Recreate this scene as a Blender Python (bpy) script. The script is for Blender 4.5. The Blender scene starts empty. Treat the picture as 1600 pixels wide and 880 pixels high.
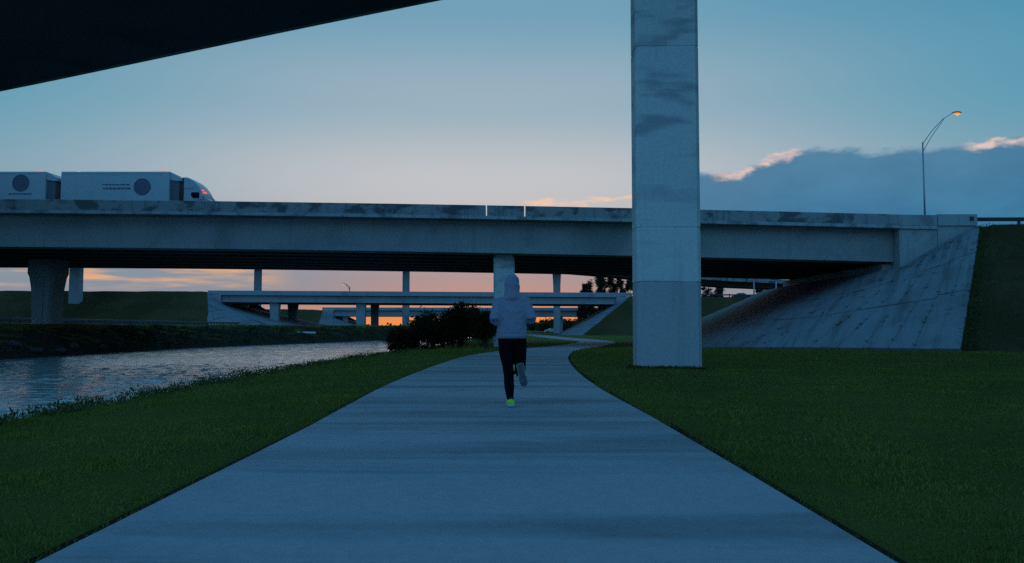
import bpy, bmesh, math, random
import numpy as np
from mathutils import Vector, Matrix

random.seed(7)
rng = np.random.default_rng(7)
R = math.radians
scene = bpy.context.scene
COL = scene.collection

# ------------------------------------------------------------------ camera
F = 1250.0 / 1600.0                       # focal length in picture widths
PITCH = math.atan(73.0 / 1250.0)
CAM_H = 1.05
cam_data = bpy.data.cameras.new("camera")
cam_data.sensor_width = 36.0
cam_data.lens = 36.0 * F
cam_data.clip_start = 0.05
cam_data.clip_end = 9000.0
cam = bpy.data.objects.new("camera", cam_data)
COL.objects.link(cam)
cam.location = (0, 0, CAM_H)
cam.rotation_euler = (math.pi / 2 + PITCH, 0, 0)
scene.camera = cam
cth, sth = math.cos(PITCH), math.sin(PITCH)


def at(px, py, Y):
    """world point at depth Y (metres along the path) seen at photo pixel px,py"""
    a = (px - 800) / 1250.0
    b = (440 - py) / 1250.0
    t = Y / (cth - b * sth)
    return Vector((a * t, Y, CAM_H + t * (sth + b * cth)))


# ------------------------------------------------------------------ sky
SUN_AZ, SUN_EL = R(-1.5), R(0.8)
world = bpy.data.worlds.new("World")
scene.world = world
world.use_nodes = True
nt = world.node_tree
nt.nodes.clear()


def N(tree, typ, **kw):
    n = tree.nodes.new(typ)
    for k, v in kw.items():
        setattr(n, k, v)
    return n


def M(tree, op, a, b=None, c=None, clamp=False):
    n = tree.nodes.new('ShaderNodeMath')
    n.operation = op
    n.use_clamp = clamp
    for i, v in enumerate((a, b, c)):
        if v is None:
            continue
        if isinstance(v, (int, float)):
            n.inputs[i].default_value = v
        else:
            tree.links.new(v, n.inputs[i])
    return n.outputs[0]


def SS(tree, v, lo, hi):
    n = tree.nodes.new('ShaderNodeMapRange')
    n.interpolation_type = 'SMOOTHSTEP'
    tree.links.new(v, n.inputs[0])
    for i, q in ((1, lo), (2, hi)):
        if isinstance(q, (int, float)):
            n.inputs[i].default_value = q
        else:
            tree.links.new(q, n.inputs[i])
    n.inputs[3].default_value = 0
    n.inputs[4].default_value = 1
    return n.outputs[0]


def RAMP(tree, v, stops, interp='EASE'):
    n = tree.nodes.new('ShaderNodeValToRGB')
    cr = n.color_ramp
    cr.interpolation = interp
    while len(cr.elements) > 1:
        cr.elements.remove(cr.elements[-1])
    cr.elements[0].position = stops[0][0]
    cr.elements[0].color = (*stops[0][1], 1)
    for p, c in stops[1:]:
        e = cr.elements.new(p)
        e.color = (*c, 1)
    if v is not None:
        tree.links.new(v, n.inputs[0])
    return n.outputs[0]


def MIX(tree, f, a, b, mode='MIX'):
    n = tree.nodes.new('ShaderNodeMix')
    n.data_type = 'RGBA'
    n.blend_type = mode
    for idx, v in ((0, f), (6, a), (7, b)):
        if isinstance(v, (int, float)):
            n.inputs[idx].default_value = v
        elif isinstance(v, tuple):
            n.inputs[idx].default_value = (*v, 1)
        else:
            tree.links.new(v, n.inputs[idx])
    return n.outputs[2]


def NOISE(tree, vec, scale, detail=4, rough=0.55, dist=0.0, dims='3D'):
    n = tree.nodes.new('ShaderNodeTexNoise')
    n.noise_dimensions = dims
    n.inputs['Scale'].default_value = scale
    n.inputs['Detail'].default_value = detail
    n.inputs['Roughness'].default_value = rough
    n.inputs['Distortion'].default_value = dist
    if vec is not None:
        tree.links.new(vec, n.inputs['Vector'])
    return n.outputs['Fac']


def build_sky():
    tc = N(nt, 'ShaderNodeTexCoord')
    nrm = N(nt, 'ShaderNodeVectorMath', operation='NORMALIZE')
    nt.links.new(tc.outputs['Generated'], nrm.inputs[0])
    sep = N(nt, 'ShaderNodeSeparateXYZ')
    nt.links.new(nrm.outputs[0], sep.inputs[0])
    x, y, z = sep.outputs
    el = M(nt, 'MULTIPLY', M(nt, 'ARCSINE', z), 180 / math.pi)            # degrees
    az = M(nt, 'MULTIPLY', M(nt, 'ARCTAN2', x, y), 180 / math.pi)         # 0 = straight ahead
    e90 = M(nt, 'DIVIDE', el, 90.0, clamp=True)
    d = lambda v: v / 90.0
    front = RAMP(nt, e90, [(0, (1.0, 0.32, 0.035)), (d(0.7), (0.88, 0.29, 0.09)), (d(1.8), (0.60, 0.28, 0.20)),
                           (d(3.6), (0.43, 0.31, 0.315)), (d(6), (0.56, 0.50, 0.49)), (d(10.5), (0.57, 0.58, 0.605)),
                           (d(16), (0.345, 0.47, 0.555)), (d(22.5), (0.18, 0.38, 0.515)), (d(36), (0.07, 0.29, 0.53)),
                           (d(90), (0.045, 0.23, 0.58))])
    side = RAMP(nt, e90, [(0, (0.29, 0.27, 0.30)), (d(3), (0.25, 0.30, 0.37)), (d(8), (0.19, 0.36, 0.46)),
                          (d(14), (0.085, 0.335, 0.475)), (d(22), (0.060, 0.29, 0.45)), (d(36), (0.055, 0.28, 0.56)),
                          (d(90), (0.045, 0.23, 0.58))])
    back = RAMP(nt, e90, [(0, (0.13, 0.41, 0.78)), (d(12), (0.15, 0.51, 0.97)), (d(32), (0.11, 0.45, 0.92)), (d(60), (0.06, 0.30, 0.70)),
                          (d(90), (0.045, 0.23, 0.58))])
    da = M(nt, 'SUBTRACT', az, math.degrees(SUN_AZ))
    gw = M(nt, 'ADD', 12.0, M(nt, 'MULTIPLY', SS(nt, el, 3, 10), 14.5))                       # the glow is a narrow band low down, wide above
    gw = M(nt, 'ADD', gw, M(nt, 'MULTIPLY', M(nt, 'SUBTRACT', 1.0, SS(nt, el, 0.8, 2.4)), 7.0))
    wf = M(nt, 'EXPONENT', M(nt, 'MULTIPLY', M(nt, 'POWER', M(nt, 'DIVIDE', M(nt, 'ABSOLUTE', da), gw), 2.6), -1))
    wb = SS(nt, M(nt, 'ABSOLUTE', da), 40, 120)
    col = MIX(nt, wb, side, back)
    col = MIX(nt, wf, col, front)
    # physical twilight sky, a share of the light
    sky = N(nt, 'ShaderNodeTexSky', sky_type='NISHITA')
    sky.sun_disc = False
    sky.sun_elevation = SUN_EL
    sky.sun_rotation = SUN_AZ
    sky.air_density = 1.2
    sky.dust_density = 0.6
    sky.ozone_density = 3.0
    nish = MIX(nt, 1.0, sky.outputs[0], (0.10, 0.10, 0.10), 'MULTIPLY')
    col = MIX(nt, 0.08, col, nish)

    # cloud bank, low on the right and on round to the side
    comb = N(nt, 'ShaderNodeCombineXYZ')
    nt.links.new(az, comb.inputs[0])
    nt.links.new(M(nt, 'MULTIPLY', el, 2.2), comb.inputs[1])
    cn = NOISE(nt, comb.outputs[0], 0.16, 6, 0.6)
    cn2 = NOISE(nt, comb.outputs[0], 0.55, 5, 0.6)
    azn = M(nt, 'DIVIDE', M(nt, 'ADD', az, 10), 60.0, clamp=True)
    edge = RAMP(nt, azn, [(0.0, (0.40,) * 3), (0.18, (0.455,) * 3), (0.29, (0.455,) * 3), (0.38, (0.545,) * 3), (0.42, (0.54,) * 3), (0.49, (0.59,) * 3), (0.60, (0.57,) * 3),
                          (0.66, (0.56,) * 3), (0.70, (0.575,) * 3), (1, (0.55,) * 3)])
    top = M(nt, 'ADD', M(nt, 'MULTIPLY', edge, 20.0),
            M(nt, 'ADD', M(nt, 'MULTIPLY', M(nt, 'SUBTRACT', cn, 0.5), 1.7), M(nt, 'MULTIPLY', M(nt, 'SUBTRACT', cn2, 0.5), 1.2)))
    depth = M(nt, 'SUBTRACT', top, el)                    # degrees below the cloud's top edge
    m = SS(nt, depth, -0.25, 0.35)
    m = M(nt, 'MULTIPLY', m, SS(nt, el, 4.2, 6.5))
    m = M(nt, 'MULTIPLY', m, SS(nt, az, 8.5, 13.0))
    m = M(nt, 'MULTIPLY', m, M(nt, 'SUBTRACT', 1.0, SS(nt, az, 75, 120)))
    m = M(nt, 'MULTIPLY', m, 0.95)
    body = MIX(nt, SS(nt, cn, 0.3, 0.7), (0.030, 0.155, 0.30), (0.050, 0.20, 0.36))
    body = MIX(nt, SS(nt, depth, 0.2, 4.5), MIX(nt, 0.35, body, (0.12, 0.25, 0.36)), body)
    col = MIX(nt, m, col, body)
    rim = M(nt, 'MULTIPLY', SS(nt, depth, -0.22, 0.05), M(nt, 'SUBTRACT', 1.0, SS(nt, depth, 0.06, 0.5)))
    g3 = lambda v: (v, v, v)
    sunlit = RAMP(nt, azn, [(0.17, g3(0)), (0.20, g3(1)), (0.215, g3(1)), (0.235, g3(0.35)), (0.26, g3(1)), (0.30, g3(1)), (0.33, g3(0)), (0.395, g3(0)), (0.42, g3(0.8)), (0.47, g3(1)), (0.50, g3(0.8)), (0.52, g3(0)),
                            (0.655, g3(0)), (0.67, g3(1)), (0.80, g3(0.8)), (1.0, g3(0))], 'LINEAR')
    rim = M(nt, 'MULTIPLY', rim, sunlit)
    rim = M(nt, 'MULTIPLY', rim, SS(nt, NOISE(nt, comb.outputs[0], 0.6, 4, 0.55), 0.30, 0.60))
    rimc = MIX(nt, SS(nt, az, 8, 18), (0.98, 0.60, 0.38), (0.82, 0.60, 0.52))
    col = MIX(nt, M(nt, 'MULTIPLY', rim, 0.9), col, rimc)
    # thin streaks of lit cloud, low on the left
    comb2 = N(nt, 'ShaderNodeCombineXYZ')
    nt.links.new(az, comb2.inputs[0])
    nt.links.new(M(nt, 'MULTIPLY', el, 9.0), comb2.inputs[1])
    comb2.inputs[2].default_value = 4.3
    sn = NOISE(nt, comb2.outputs[0], 0.10, 4, 0.5)
    s = SS(nt, sn, 0.45, 0.60)
    s = M(nt, 'MULTIPLY', s, M(nt, 'MULTIPLY', SS(nt, el, 2.2, 3.0), M(nt, 'SUBTRACT', 1.0, SS(nt, el, 4.3, 5.4))))
    s = M(nt, 'MULTIPLY', s, M(nt, 'MULTIPLY', SS(nt, az, -70, -45), M(nt, 'SUBTRACT', 1.0, SS(nt, az, -20, -14.5))))
    col = MIX(nt, M(nt, 'MULTIPLY', s, 0.9), col, (0.88, 0.44, 0.20))
    bg = N(nt, 'ShaderNodeBackground')
    bg.inputs[1].default_value = 1.0
    nt.links.new(col, bg.inputs[0])
    out = N(nt, 'ShaderNodeOutputWorld')
    nt.links.new(bg.outputs[0], out.inputs[0])


build_sky()

# the sun has just gone: only a trace of direct warm light along the horizon
sun_l = bpy.data.lights.new("sun", 'SUN')
sun_l.energy = 0.06
sun_l.angle = R(6)
sun_l.color = (1.0, 0.55, 0.30)
sun = bpy.data.objects.new("sun", sun_l)
COL.objects.link(sun)
sd = Vector((math.sin(SUN_AZ) * math.cos(SUN_EL), math.cos(SUN_AZ) * math.cos(SUN_EL), math.sin(SUN_EL)))
sun.rotation_euler = sd.to_track_quat('Z', 'Y').to_euler()
sun.location = (0, 0, 60)

vs = scene.view_settings
vs.view_transform = 'Standard'
vs.look = 'None'
vs.exposure = 0.0
vs.gamma = 1.0
vs.use_curve_mapping = False
scene.render.engine = 'CYCLES'
scene.cycles.max_bounces = 6
scene.cycles.diffuse_bounces = 3
scene.cycles.glossy_bounces = 3
scene.cycles.transparent_max_bounces = 4
scene.cycles.use_denoising = False          # dusk photograph: keep the fine grain and the surface texture
scene.cycles.caustics_reflective = False
scene.cycles.caustics_refractive = False

# ------------------------------------------------------------------ materials
MATS = {}


def new_mat(name):
    m = bpy.data.materials.new(name)
    m.use_nodes = True
    t = m.node_tree
    b = t.nodes['Principled BSDF']
    MATS[name] = m
    return m, t, b


def pos_node(t, scale=(1, 1, 1)):
    g = N(t, 'ShaderNodeNewGeometry')
    v = N(t, 'ShaderNodeVectorMath', operation='MULTIPLY')
    t.links.new(g.outputs['Position'], v.inputs[0])
    v.inputs[1].default_value = scale
    return v.outputs[0]


def bump(t, b, h, strength, dist):
    n = N(t, 'ShaderNodeBump')
    n.inputs['Strength'].default_value = strength
    n.inputs['Distance'].default_value = dist
    t.links.new(h, n.inputs['Height'])
    t.links.new(n.outputs[0], b.inputs['Normal'])


def plain(name, col, rough=0.6, metal=0.0, var=0.15, scale=6.0, spec=0.4):
    m, t, b = new_mat(name)
    n = NOISE(t, pos_node(t), scale, 4)
    lo = tuple(max(0, c * (1 - var)) for c in col)
    hi = tuple(min(1, c * (1 + var)) for c in col)
    t.links.new(MIX(t, n, lo, hi), b.inputs['Base Color'])
    b.inputs['Roughness'].default_value = rough
    b.inputs['Metallic'].default_value = metal
    b.inputs['Specular IOR Level'].default_value = spec
    return m


def concrete(name, light, dark, stain_lo=0.48, stain_hi=0.68, streak=True, scale=0.5, patch=(1, 1, 1), amount=0.8, bump_s=0.25):
    m, t, b = new_mat(name)
    p = pos_node(t)
    big = NOISE(t, pos_node(t, patch), scale, 5, 0.6, 0.4)
    fine = NOISE(t, p, 9.0, 6, 0.65)
    grit = NOISE(t, p, 60.0, 3, 0.6)
    f = SS(t, big, stain_lo, stain_hi)
    if streak:
        st = NOISE(t, pos_node(t, (2.3, 2.3, 0.14)), 1.0, 5, 0.6)
        f = M(t, 'MAXIMUM', f, M(t, 'MULTIPLY', SS(t, st, 0.52, 0.75), 0.75))
    f = M(t, 'MULTIPLY', f, amount)
    c = MIX(t, f, light, dark)
    sp = M(t, 'ADD', 0.78, M(t, 'MULTIPLY', fine, 0.44))
    c = MIX(t, 1.0, c, N_rgb(t, sp), 'MULTIPLY')
    t.links.new(c, b.inputs['Base Color'])
    b.inputs['Roughness'].default_value = 0.9
    b.inputs['Specular IOR Level'].default_value = 0.25
    bump(t, b, M(t, 'ADD', fine, M(t, 'MULTIPLY', grit, 0.4)), bump_s, 0.02)
    return m


def N_rgb(t, v):
    n = N(t, 'ShaderNodeCombineColor')
    for i in range(3):
        t.links.new(v, n.inputs[i])
    return n.outputs[0]


concrete('pier_concrete', (0.40, 0.41, 0.40), (0.23, 0.24, 0.23))
concrete('parapet_concrete', (0.27, 0.27, 0.26), (0.085, 0.085, 0.085), 0.47, 0.60, True, 0.55, (1, 1, 1.3), 0.9)
concrete('deck_edge_concrete', (0.36, 0.36, 0.35), (0.13, 0.13, 0.13), 0.45, 0.66, True, 0.8)
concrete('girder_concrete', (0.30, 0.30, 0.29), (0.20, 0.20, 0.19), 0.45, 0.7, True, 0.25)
concrete('wall_concrete', (0.33, 0.34, 0.33), (0.18, 0.19, 0.18), 0.5, 0.7, True, 0.5)
concrete('slope_concrete', (0.205, 0.205, 0.205), (0.13, 0.125, 0.12), 0.46, 0.72, False, 0.22, (1.0, 1.0, 1.0), 0.7, 0.4)
concrete('far_concrete', (0.30, 0.31, 0.325), (0.18, 0.18, 0.19), 0.5, 0.75, True, 0.2)
concrete('shaded_concrete', (0.065, 0.062, 0.062), (0.035, 0.034, 0.034), 0.45, 0.7, False, 0.3)  # inner girders and box underside: shade put into a near-black concrete colour
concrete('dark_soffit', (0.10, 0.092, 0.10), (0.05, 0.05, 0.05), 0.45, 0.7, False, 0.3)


def path_material():
    m, t, b = new_mat('path_concrete')
    p = pos_node(t)
    band = NOISE(t, pos_node(t, (0.10, 1.1, 1)), 1.0, 4, 0.6, 0.6)       # darker bands across the path
    blot = NOISE(t, p, 0.7, 5, 0.6)
    fine = NOISE(t, p, 14, 6, 0.7)
    grit = NOISE(t, p, 130, 3, 0.6)
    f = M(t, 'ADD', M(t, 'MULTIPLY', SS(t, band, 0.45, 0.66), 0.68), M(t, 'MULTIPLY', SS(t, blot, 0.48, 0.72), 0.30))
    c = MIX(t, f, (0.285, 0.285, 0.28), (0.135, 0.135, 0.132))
    crackn = N(t, 'ShaderNodeTexVoronoi', feature='DISTANCE_TO_EDGE')
    wob = N(t, 'ShaderNodeVectorMath', operation='ADD')
    t.links.new(p, wob.inputs[0])
    nz = N(t, 'ShaderNodeTexNoise')
    nz.inputs['Scale'].default_value = 1.3
    t.links.new(p, nz.inputs['Vector'])
    t.links.new(nz.outputs['Color'], wob.inputs[1])
    t.links.new(wob.outputs[0], crackn.inputs['Vector'])
    crackn.inputs['Scale'].default_value = 0.22
    ck = M(t, 'SUBTRACT', 1.0, SS(t, crackn.outputs['Distance'], 0.0, 0.0035))
    ck = M(t, 'MULTIPLY', ck, SS(t, NOISE(t, p, 0.35, 3), 0.5, 0.6))
    c = MIX(t, M(t, 'MULTIPLY', ck, 0.7), c, (0.06, 0.06, 0.06))
    sp = M(t, 'ADD', 0.60, M(t, 'MULTIPLY', M(t, 'ADD', M(t, 'MULTIPLY', fine, 0.6), M(t, 'MULTIPLY', grit, 0.4)), 0.80))
    c = MIX(t, 1.0, c, N_rgb(t, sp), 'MULTIPLY')
    oi = N(t, 'ShaderNodeObjectInfo')
    c = MIX(t, 1.0, c, N_rgb(t, M(t, 'ADD', 0.88, M(t, 'MULTIPLY', oi.outputs['Random'], 0.22))), 'MULTIPLY')
    t.links.new(c, b.inputs['Base Color'])
    b.inputs['Roughness'].default_value = 0.82
    b.inputs['Specular IOR Level'].default_value = 0.3
    bump(t, b, M(t, 'ADD', fine, M(t, 'MULTIPLY', grit, 0.5)), 0.3, 0.012)


path_material()


def slope_streaks():
    t = MATS['slope_concrete'].node_tree
    b = t.nodes['Principled BSDF']
    src = b.inputs['Base Color'].links[0].from_socket
    g = N(t, 'ShaderNodeNewGeometry')
    comb = N(t, 'ShaderNodeCombineXYZ')
    for i, (v, k) in enumerate((((0.85, -0.53, 0), 1.5), ((-0.53, -0.85, 0), 0.10))):
        dn = N(t, 'ShaderNodeVectorMath', operation='DOT_PRODUCT')
        t.links.new(g.outputs['Position'], dn.inputs[0])
        dn.inputs[1].default_value = v
        t.links.new(M(t, 'MULTIPLY', dn.outputs['Value'], k), comb.inputs[i])
    st = NOISE(t, comb.outputs[0], 1.0, 5, 0.65, 0.4)
    c = MIX(t, M(t, 'MULTIPLY', SS(t, st, 0.45, 0.68), 0.6), src, (0.085, 0.082, 0.08))
    c = MIX(t, M(t, 'MULTIPLY', SS(t, st, 0.55, 0.30), 0.0), c, (0.2, 0.2, 0.2))
    t.links.new(c, b.inputs['Base Color'])


slope_streaks()


def pillar_material():
    """tall pier: weathered concrete, painted-over patches, a repainted foot; brighter light higher up painted in"""
    m, t, b = new_mat('tall_pier_concrete')
    p = pos_node(t)
    fine = NOISE(t, p, 11, 6, 0.65)
    grit = NOISE(t, p, 70, 3, 0.6)
    sv = N(t, 'ShaderNodeVectorMath', operation='ADD')
    t.links.new(pos_node(t, (0.55, 0.55, 1.7)), sv.inputs[0])
    sv.inputs[1].default_value = (3.1, 0.4, 7.7)
    smear = NOISE(t, sv.outputs[0], 1.0, 3, 0.5, 0.35)
    g = N(t, 'ShaderNodeNewGeometry')
    sep = N(t, 'ShaderNodeSeparateXYZ')
    t.links.new(g.outputs['Position'], sep.inputs[0])
    z = sep.outputs[2]
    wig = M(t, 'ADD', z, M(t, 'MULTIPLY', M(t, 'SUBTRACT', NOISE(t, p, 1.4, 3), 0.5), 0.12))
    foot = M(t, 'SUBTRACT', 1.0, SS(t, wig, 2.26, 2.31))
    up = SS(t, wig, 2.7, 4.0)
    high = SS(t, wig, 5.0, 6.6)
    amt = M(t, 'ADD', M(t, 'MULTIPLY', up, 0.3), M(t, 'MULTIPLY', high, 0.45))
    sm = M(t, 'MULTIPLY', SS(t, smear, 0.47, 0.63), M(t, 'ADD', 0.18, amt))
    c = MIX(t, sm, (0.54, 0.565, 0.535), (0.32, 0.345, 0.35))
    c = MIX(t, foot, c, (0.36, 0.37, 0.37))  # foot darker, shaft paler: stronger light up high put into the colour
    st = NOISE(t, pos_node(t, (3.0, 3.0, 0.2)), 1.0, 4, 0.6)
    c = MIX(t, M(t, 'MULTIPLY', SS(t, st, 0.55, 0.8), 0.3), c, (0.17, 0.17, 0.165))
    sp = M(t, 'ADD', 0.78, M(t, 'MULTIPLY', fine, 0.44))
    c = MIX(t, 1.0, c, N_rgb(t, sp), 'MULTIPLY')
    t.links.new(c, b.inputs['Base Color'])
    b.inputs['Roughness'].default_value = 0.9
    b.inputs['Specular IOR Level'].default_value = 0.25
    bump(t, b, M(t, 'ADD', fine, M(t, 'MULTIPLY', grit, 0.4)), 0.3, 0.02)


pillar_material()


def ground_material():
    m, t, b = new_mat('turf')
    p = pos_node(t)
    a = NOISE(t, p, 0.25, 5, 0.6)
    f = NOISE(t, p, 6.0, 6, 0.7)
    c = MIX(t, SS(t, a, 0.35, 0.68), (0.105, 0.108, 0.020), (0.150, 0.142, 0.028))
    c = MIX(t, M(t, 'MULTIPLY', SS(t, f, 0.5, 0.75), 0.55), c, (0.130, 0.110, 0.036))
    g = N(t, 'ShaderNodeNewGeometry')
    sep = N(t, 'ShaderNodeSeparateXYZ')
    t.links.new(g.outputs['Position'], sep.inputs[0])
    earth = M(t, 'SUBTRACT', 1.0, SS(t, M(t, 'ADD', sep.outputs[2], M(t, 'MULTIPLY', M(t, 'SUBTRACT', a, 0.5), 2.0)), -1.2, -0.7))
    sn = N(t, 'ShaderNodeSeparateXYZ')
    t.links.new(g.outputs['True Normal'], sn.inputs[0])
    steep = M(t, 'SUBTRACT', 1.0, SS(t, M(t, 'ADD', sn.outputs[2], M(t, 'MULTIPLY', M(t, 'SUBTRACT', f, 0.5), 0.12)), 0.84, 0.95))
    earth = M(t, 'MAXIMUM', earth, steep)                 # bare soil where the bank is too steep for turf
    c = MIX(t, earth, c, (0.050, 0.036, 0.026))
    t.links.new(c, b.inputs['Base Color'])
    b.inputs['Roughness'].default_value = 1.0
    b.inputs['Specular IOR Level'].default_value = 0.05
    bump(t, b, M(t, 'ADD', f, NOISE(t, p, 25, 4, 0.7)), 0.9, 0.12)


ground_material()


def dry_turf():
    m, t, b = new_mat('dry_turf')
    p = pos_node(t)
    a = NOISE(t, p, 0.12, 5, 0.6)
    f = NOISE(t, p, 2.2, 6, 0.7)
    c = MIX(t, SS(t, a, 0.35, 0.68), (0.080, 0.054, 0.020), (0.125, 0.082, 0.034))
    c = MIX(t, M(t, 'MULTIPLY', SS(t, f, 0.45, 0.7), 0.6), c, (0.040, 0.036, 0.013))
    t.links.new(c, b.inputs['Base Color'])
    b.inputs['Roughness'].default_value = 1.0
    b.inputs['Specular IOR Level'].default_value = 0.03
    bump(t, b, M(t, 'ADD', f, NOISE(t, p, 9, 4, 0.7)), 1.0, 0.25)


dry_turf()


def blade_material(name, lo, hi, tip):
    m, t, b = new_mat(name)
    p = pos_node(t)
    a = NOISE(t, p, 0.45, 4, 0.6)
    f = NOISE(t, p, 23.0, 2, 0.6)
    c = MIX(t, SS(t, a, 0.36, 0.66), lo, hi)
    c = MIX(t, M(t, 'MULTIPLY', SS(t, f, 0.55, 0.7), 0.6), c, tip)
    t.links.new(c, b.inputs['Base Color'])
    b.inputs['Roughness'].default_value = 0.75
    b.inputs['Specular IOR Level'].default_value = 0.06
    return m


blade_material('grass_blade', (0.112, 0.118, 0.019), (0.172, 0.165, 0.024), (0.18, 0.165, 0.04))
blade_material('weed_blade', (0.050, 0.065, 0.016), (0.075, 0.085, 0.024), (0.10, 0.09, 0.04))
blade_material('bank_leaf', (0.040, 0.034, 0.013), (0.065, 0.058, 0.020), (0.085, 0.072, 0.03))
blade_material('shrub_leaf', (0.009, 0.014, 0.006), (0.017, 0.026, 0.009), (0.026, 0.034, 0.012))
blade_material('pine_leaf', (0.022, 0.032, 0.018), (0.036, 0.048, 0.024), (0.05, 0.055, 0.03))
blade_material('far_leaf', (0.022, 0.040, 0.018), (0.040, 0.062, 0.026), (0.05, 0.07, 0.03))


def water_material():
    m, t, b = new_mat('canal_water')
    b.inputs['Base Color'].default_value = (0.50, 0.54, 0.53, 1)
    b.inputs['Roughness'].default_value = 0.12
    b.inputs['IOR'].default_value = 1.9
    b.inputs['Specular IOR Level'].default_value = 0.7
    b.inputs['Metallic'].default_value = 0.55
    w1 = NOISE(t, pos_node(t, (0.30, 1.0, 1)), 2.6, 5, 0.6, 0.5)
    w2 = NOISE(t, pos_node(t, (0.3, 1.0, 1)), 0.55, 3, 0.5, 0.3)
    h = M(t, 'ADD', w1, M(t, 'MULTIPLY', w2, 1.6))
    bump(t, b, h, 0.8, 0.06)


water_material()

plain('guardrail_steel', (0.06, 0.06, 0.07), 0.6, 0.2, 0.2, 3)
plain('galvanised', (0.30, 0.31, 0.32), 0.45, 0.6, 0.12, 5)
plain('trailer_white', (0.46, 0.47, 0.47), 0.45, 0, 0.07, 1.5)
plain('unit_grey', (0.13, 0.13, 0.15), 0.6, 0, 0.2, 3)
plain('cab_white', (0.42, 0.44, 0.45), 0.3, 0, 0.06, 2)
plain('navy_print', (0.11, 0.11, 0.155), 0.5, 0, 0.12, 5)
plain('pale_print', (0.17, 0.18, 0.22), 0.5, 0, 0.1, 5)
plain('black_rubber', (0.018, 0.018, 0.018), 0.8, 0, 0.2, 8)
plain('dark_steel', (0.05, 0.05, 0.055), 0.5, 0.5, 0.2, 4)
plain('dark_plate', (0.03, 0.03, 0.035), 0.6, 0, 0.2, 4)
plain('dark_glass', (0.012, 0.014, 0.016), 0.08, 0, 0.05, 2, 0.6)
plain('bark', (0.075, 0.06, 0.045), 0.95, 0, 0.35, 9)
plain('asphalt', (0.05, 0.05, 0.05), 0.9, 0, 0.25, 2)
plain('rock', (0.05, 0.046, 0.04), 0.95, 0, 0.4, 4)
plain('car_white', (0.62, 0.63, 0.64), 0.3, 0, 0.04, 2)
plain('car_dark', (0.03, 0.033, 0.038), 0.3, 0, 0.1, 2)
plain('pvc_white', (0.5, 0.5, 0.48), 0.5, 0, 0.15, 4)
plain('skin', (0.36, 0.21, 0.15), 0.55, 0, 0.08, 20)
plain('joggers_cloth', (0.007, 0.006, 0.008), 0.95, 0, 0.3, 40, 0.03)
plain('neon_knit', (0.42, 0.72, 0.03), 0.7, 0, 0.12, 60)
plain('sole_white', (0.42, 0.47, 0.45), 0.7, 0, 0.1, 30)
plain('sole_grey', (0.16, 0.16, 0.19), 0.8, 0, 0.3, 45, 0.2)
plain('tread_grey', (0.085, 0.085, 0.10), 0.8, 0, 0.3, 45, 0.2)
plain('dark_knit', (0.03, 0.03, 0.04), 0.8, 0, 0.2, 50)


def hoodie_material():
    m, t, b = new_mat('hoodie_cloth')
    p = pos_node(t)
    f = NOISE(t, p, 75, 4, 0.7)
    h = NOISE(t, p, 7, 3, 0.6)
    c = MIX(t, f, (0.165, 0.155, 0.195), (0.285, 0.265, 0.325))
    t.links.new(c, b.inputs['Base Color'])
    b.inputs['Roughness'].default_value = 1.0
    b.inputs['Specular IOR Level'].default_value = 0.1
    b.inputs['Sheen Weight'].default_value = 0.2
    w = NOISE(t, pos_node(t, (1.2, 1.2, 0.7)), 9, 3, 0.55, 1.2)
    bump(t, b, M(t, 'ADD', M(t, 'MULTIPLY', f, 0.25), w), 0.55, 0.03)


hoodie_material()


def emit(name, col, s):
    m, t, b = new_mat(name)
    b.inputs['Base Color'].default_value = (*col, 1)
    b.inputs['Emission Color'].default_value = (*col, 1)
    b.inputs['Emission Strength'].default_value = s
    return m


emit('sodium_lamp', (1.0, 0.25, 0.015), 1.1)
emit('red_marker', (1.0, 0.10, 0.07), 1.1)
emit('amber_marker', (1.0, 0.5, 0.12), 0.8)
emit('tail_red', (1.0, 0.06, 0.05), 1.5)

# ------------------------------------------------------------------ helpers


def link(name, me, mat=None, parent=None):
    o = bpy.data.objects.new(name, me)
    COL.objects.link(o)
    if mat is not None and len(me.materials) == 0:
        me.materials.append(MATS[mat])
    if parent is not None:
        o.parent = parent
    return o


def mesh(name, verts, faces, mat, parent=None, smooth=False):
    me = bpy.data.meshes.new(name)
    me.from_pydata([tuple(v) for v in verts], [], faces)
    me.update()
    bm = bmesh.new()
    bm.from_mesh(me)
    bmesh.ops.recalc_face_normals(bm, faces=bm.faces)
    bm.to_mesh(me)
    bm.free()
    if smooth:
        me.polygons.foreach_set('use_smooth', [True] * len(me.polygons))
    return link(name, me, mat, parent)


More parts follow.
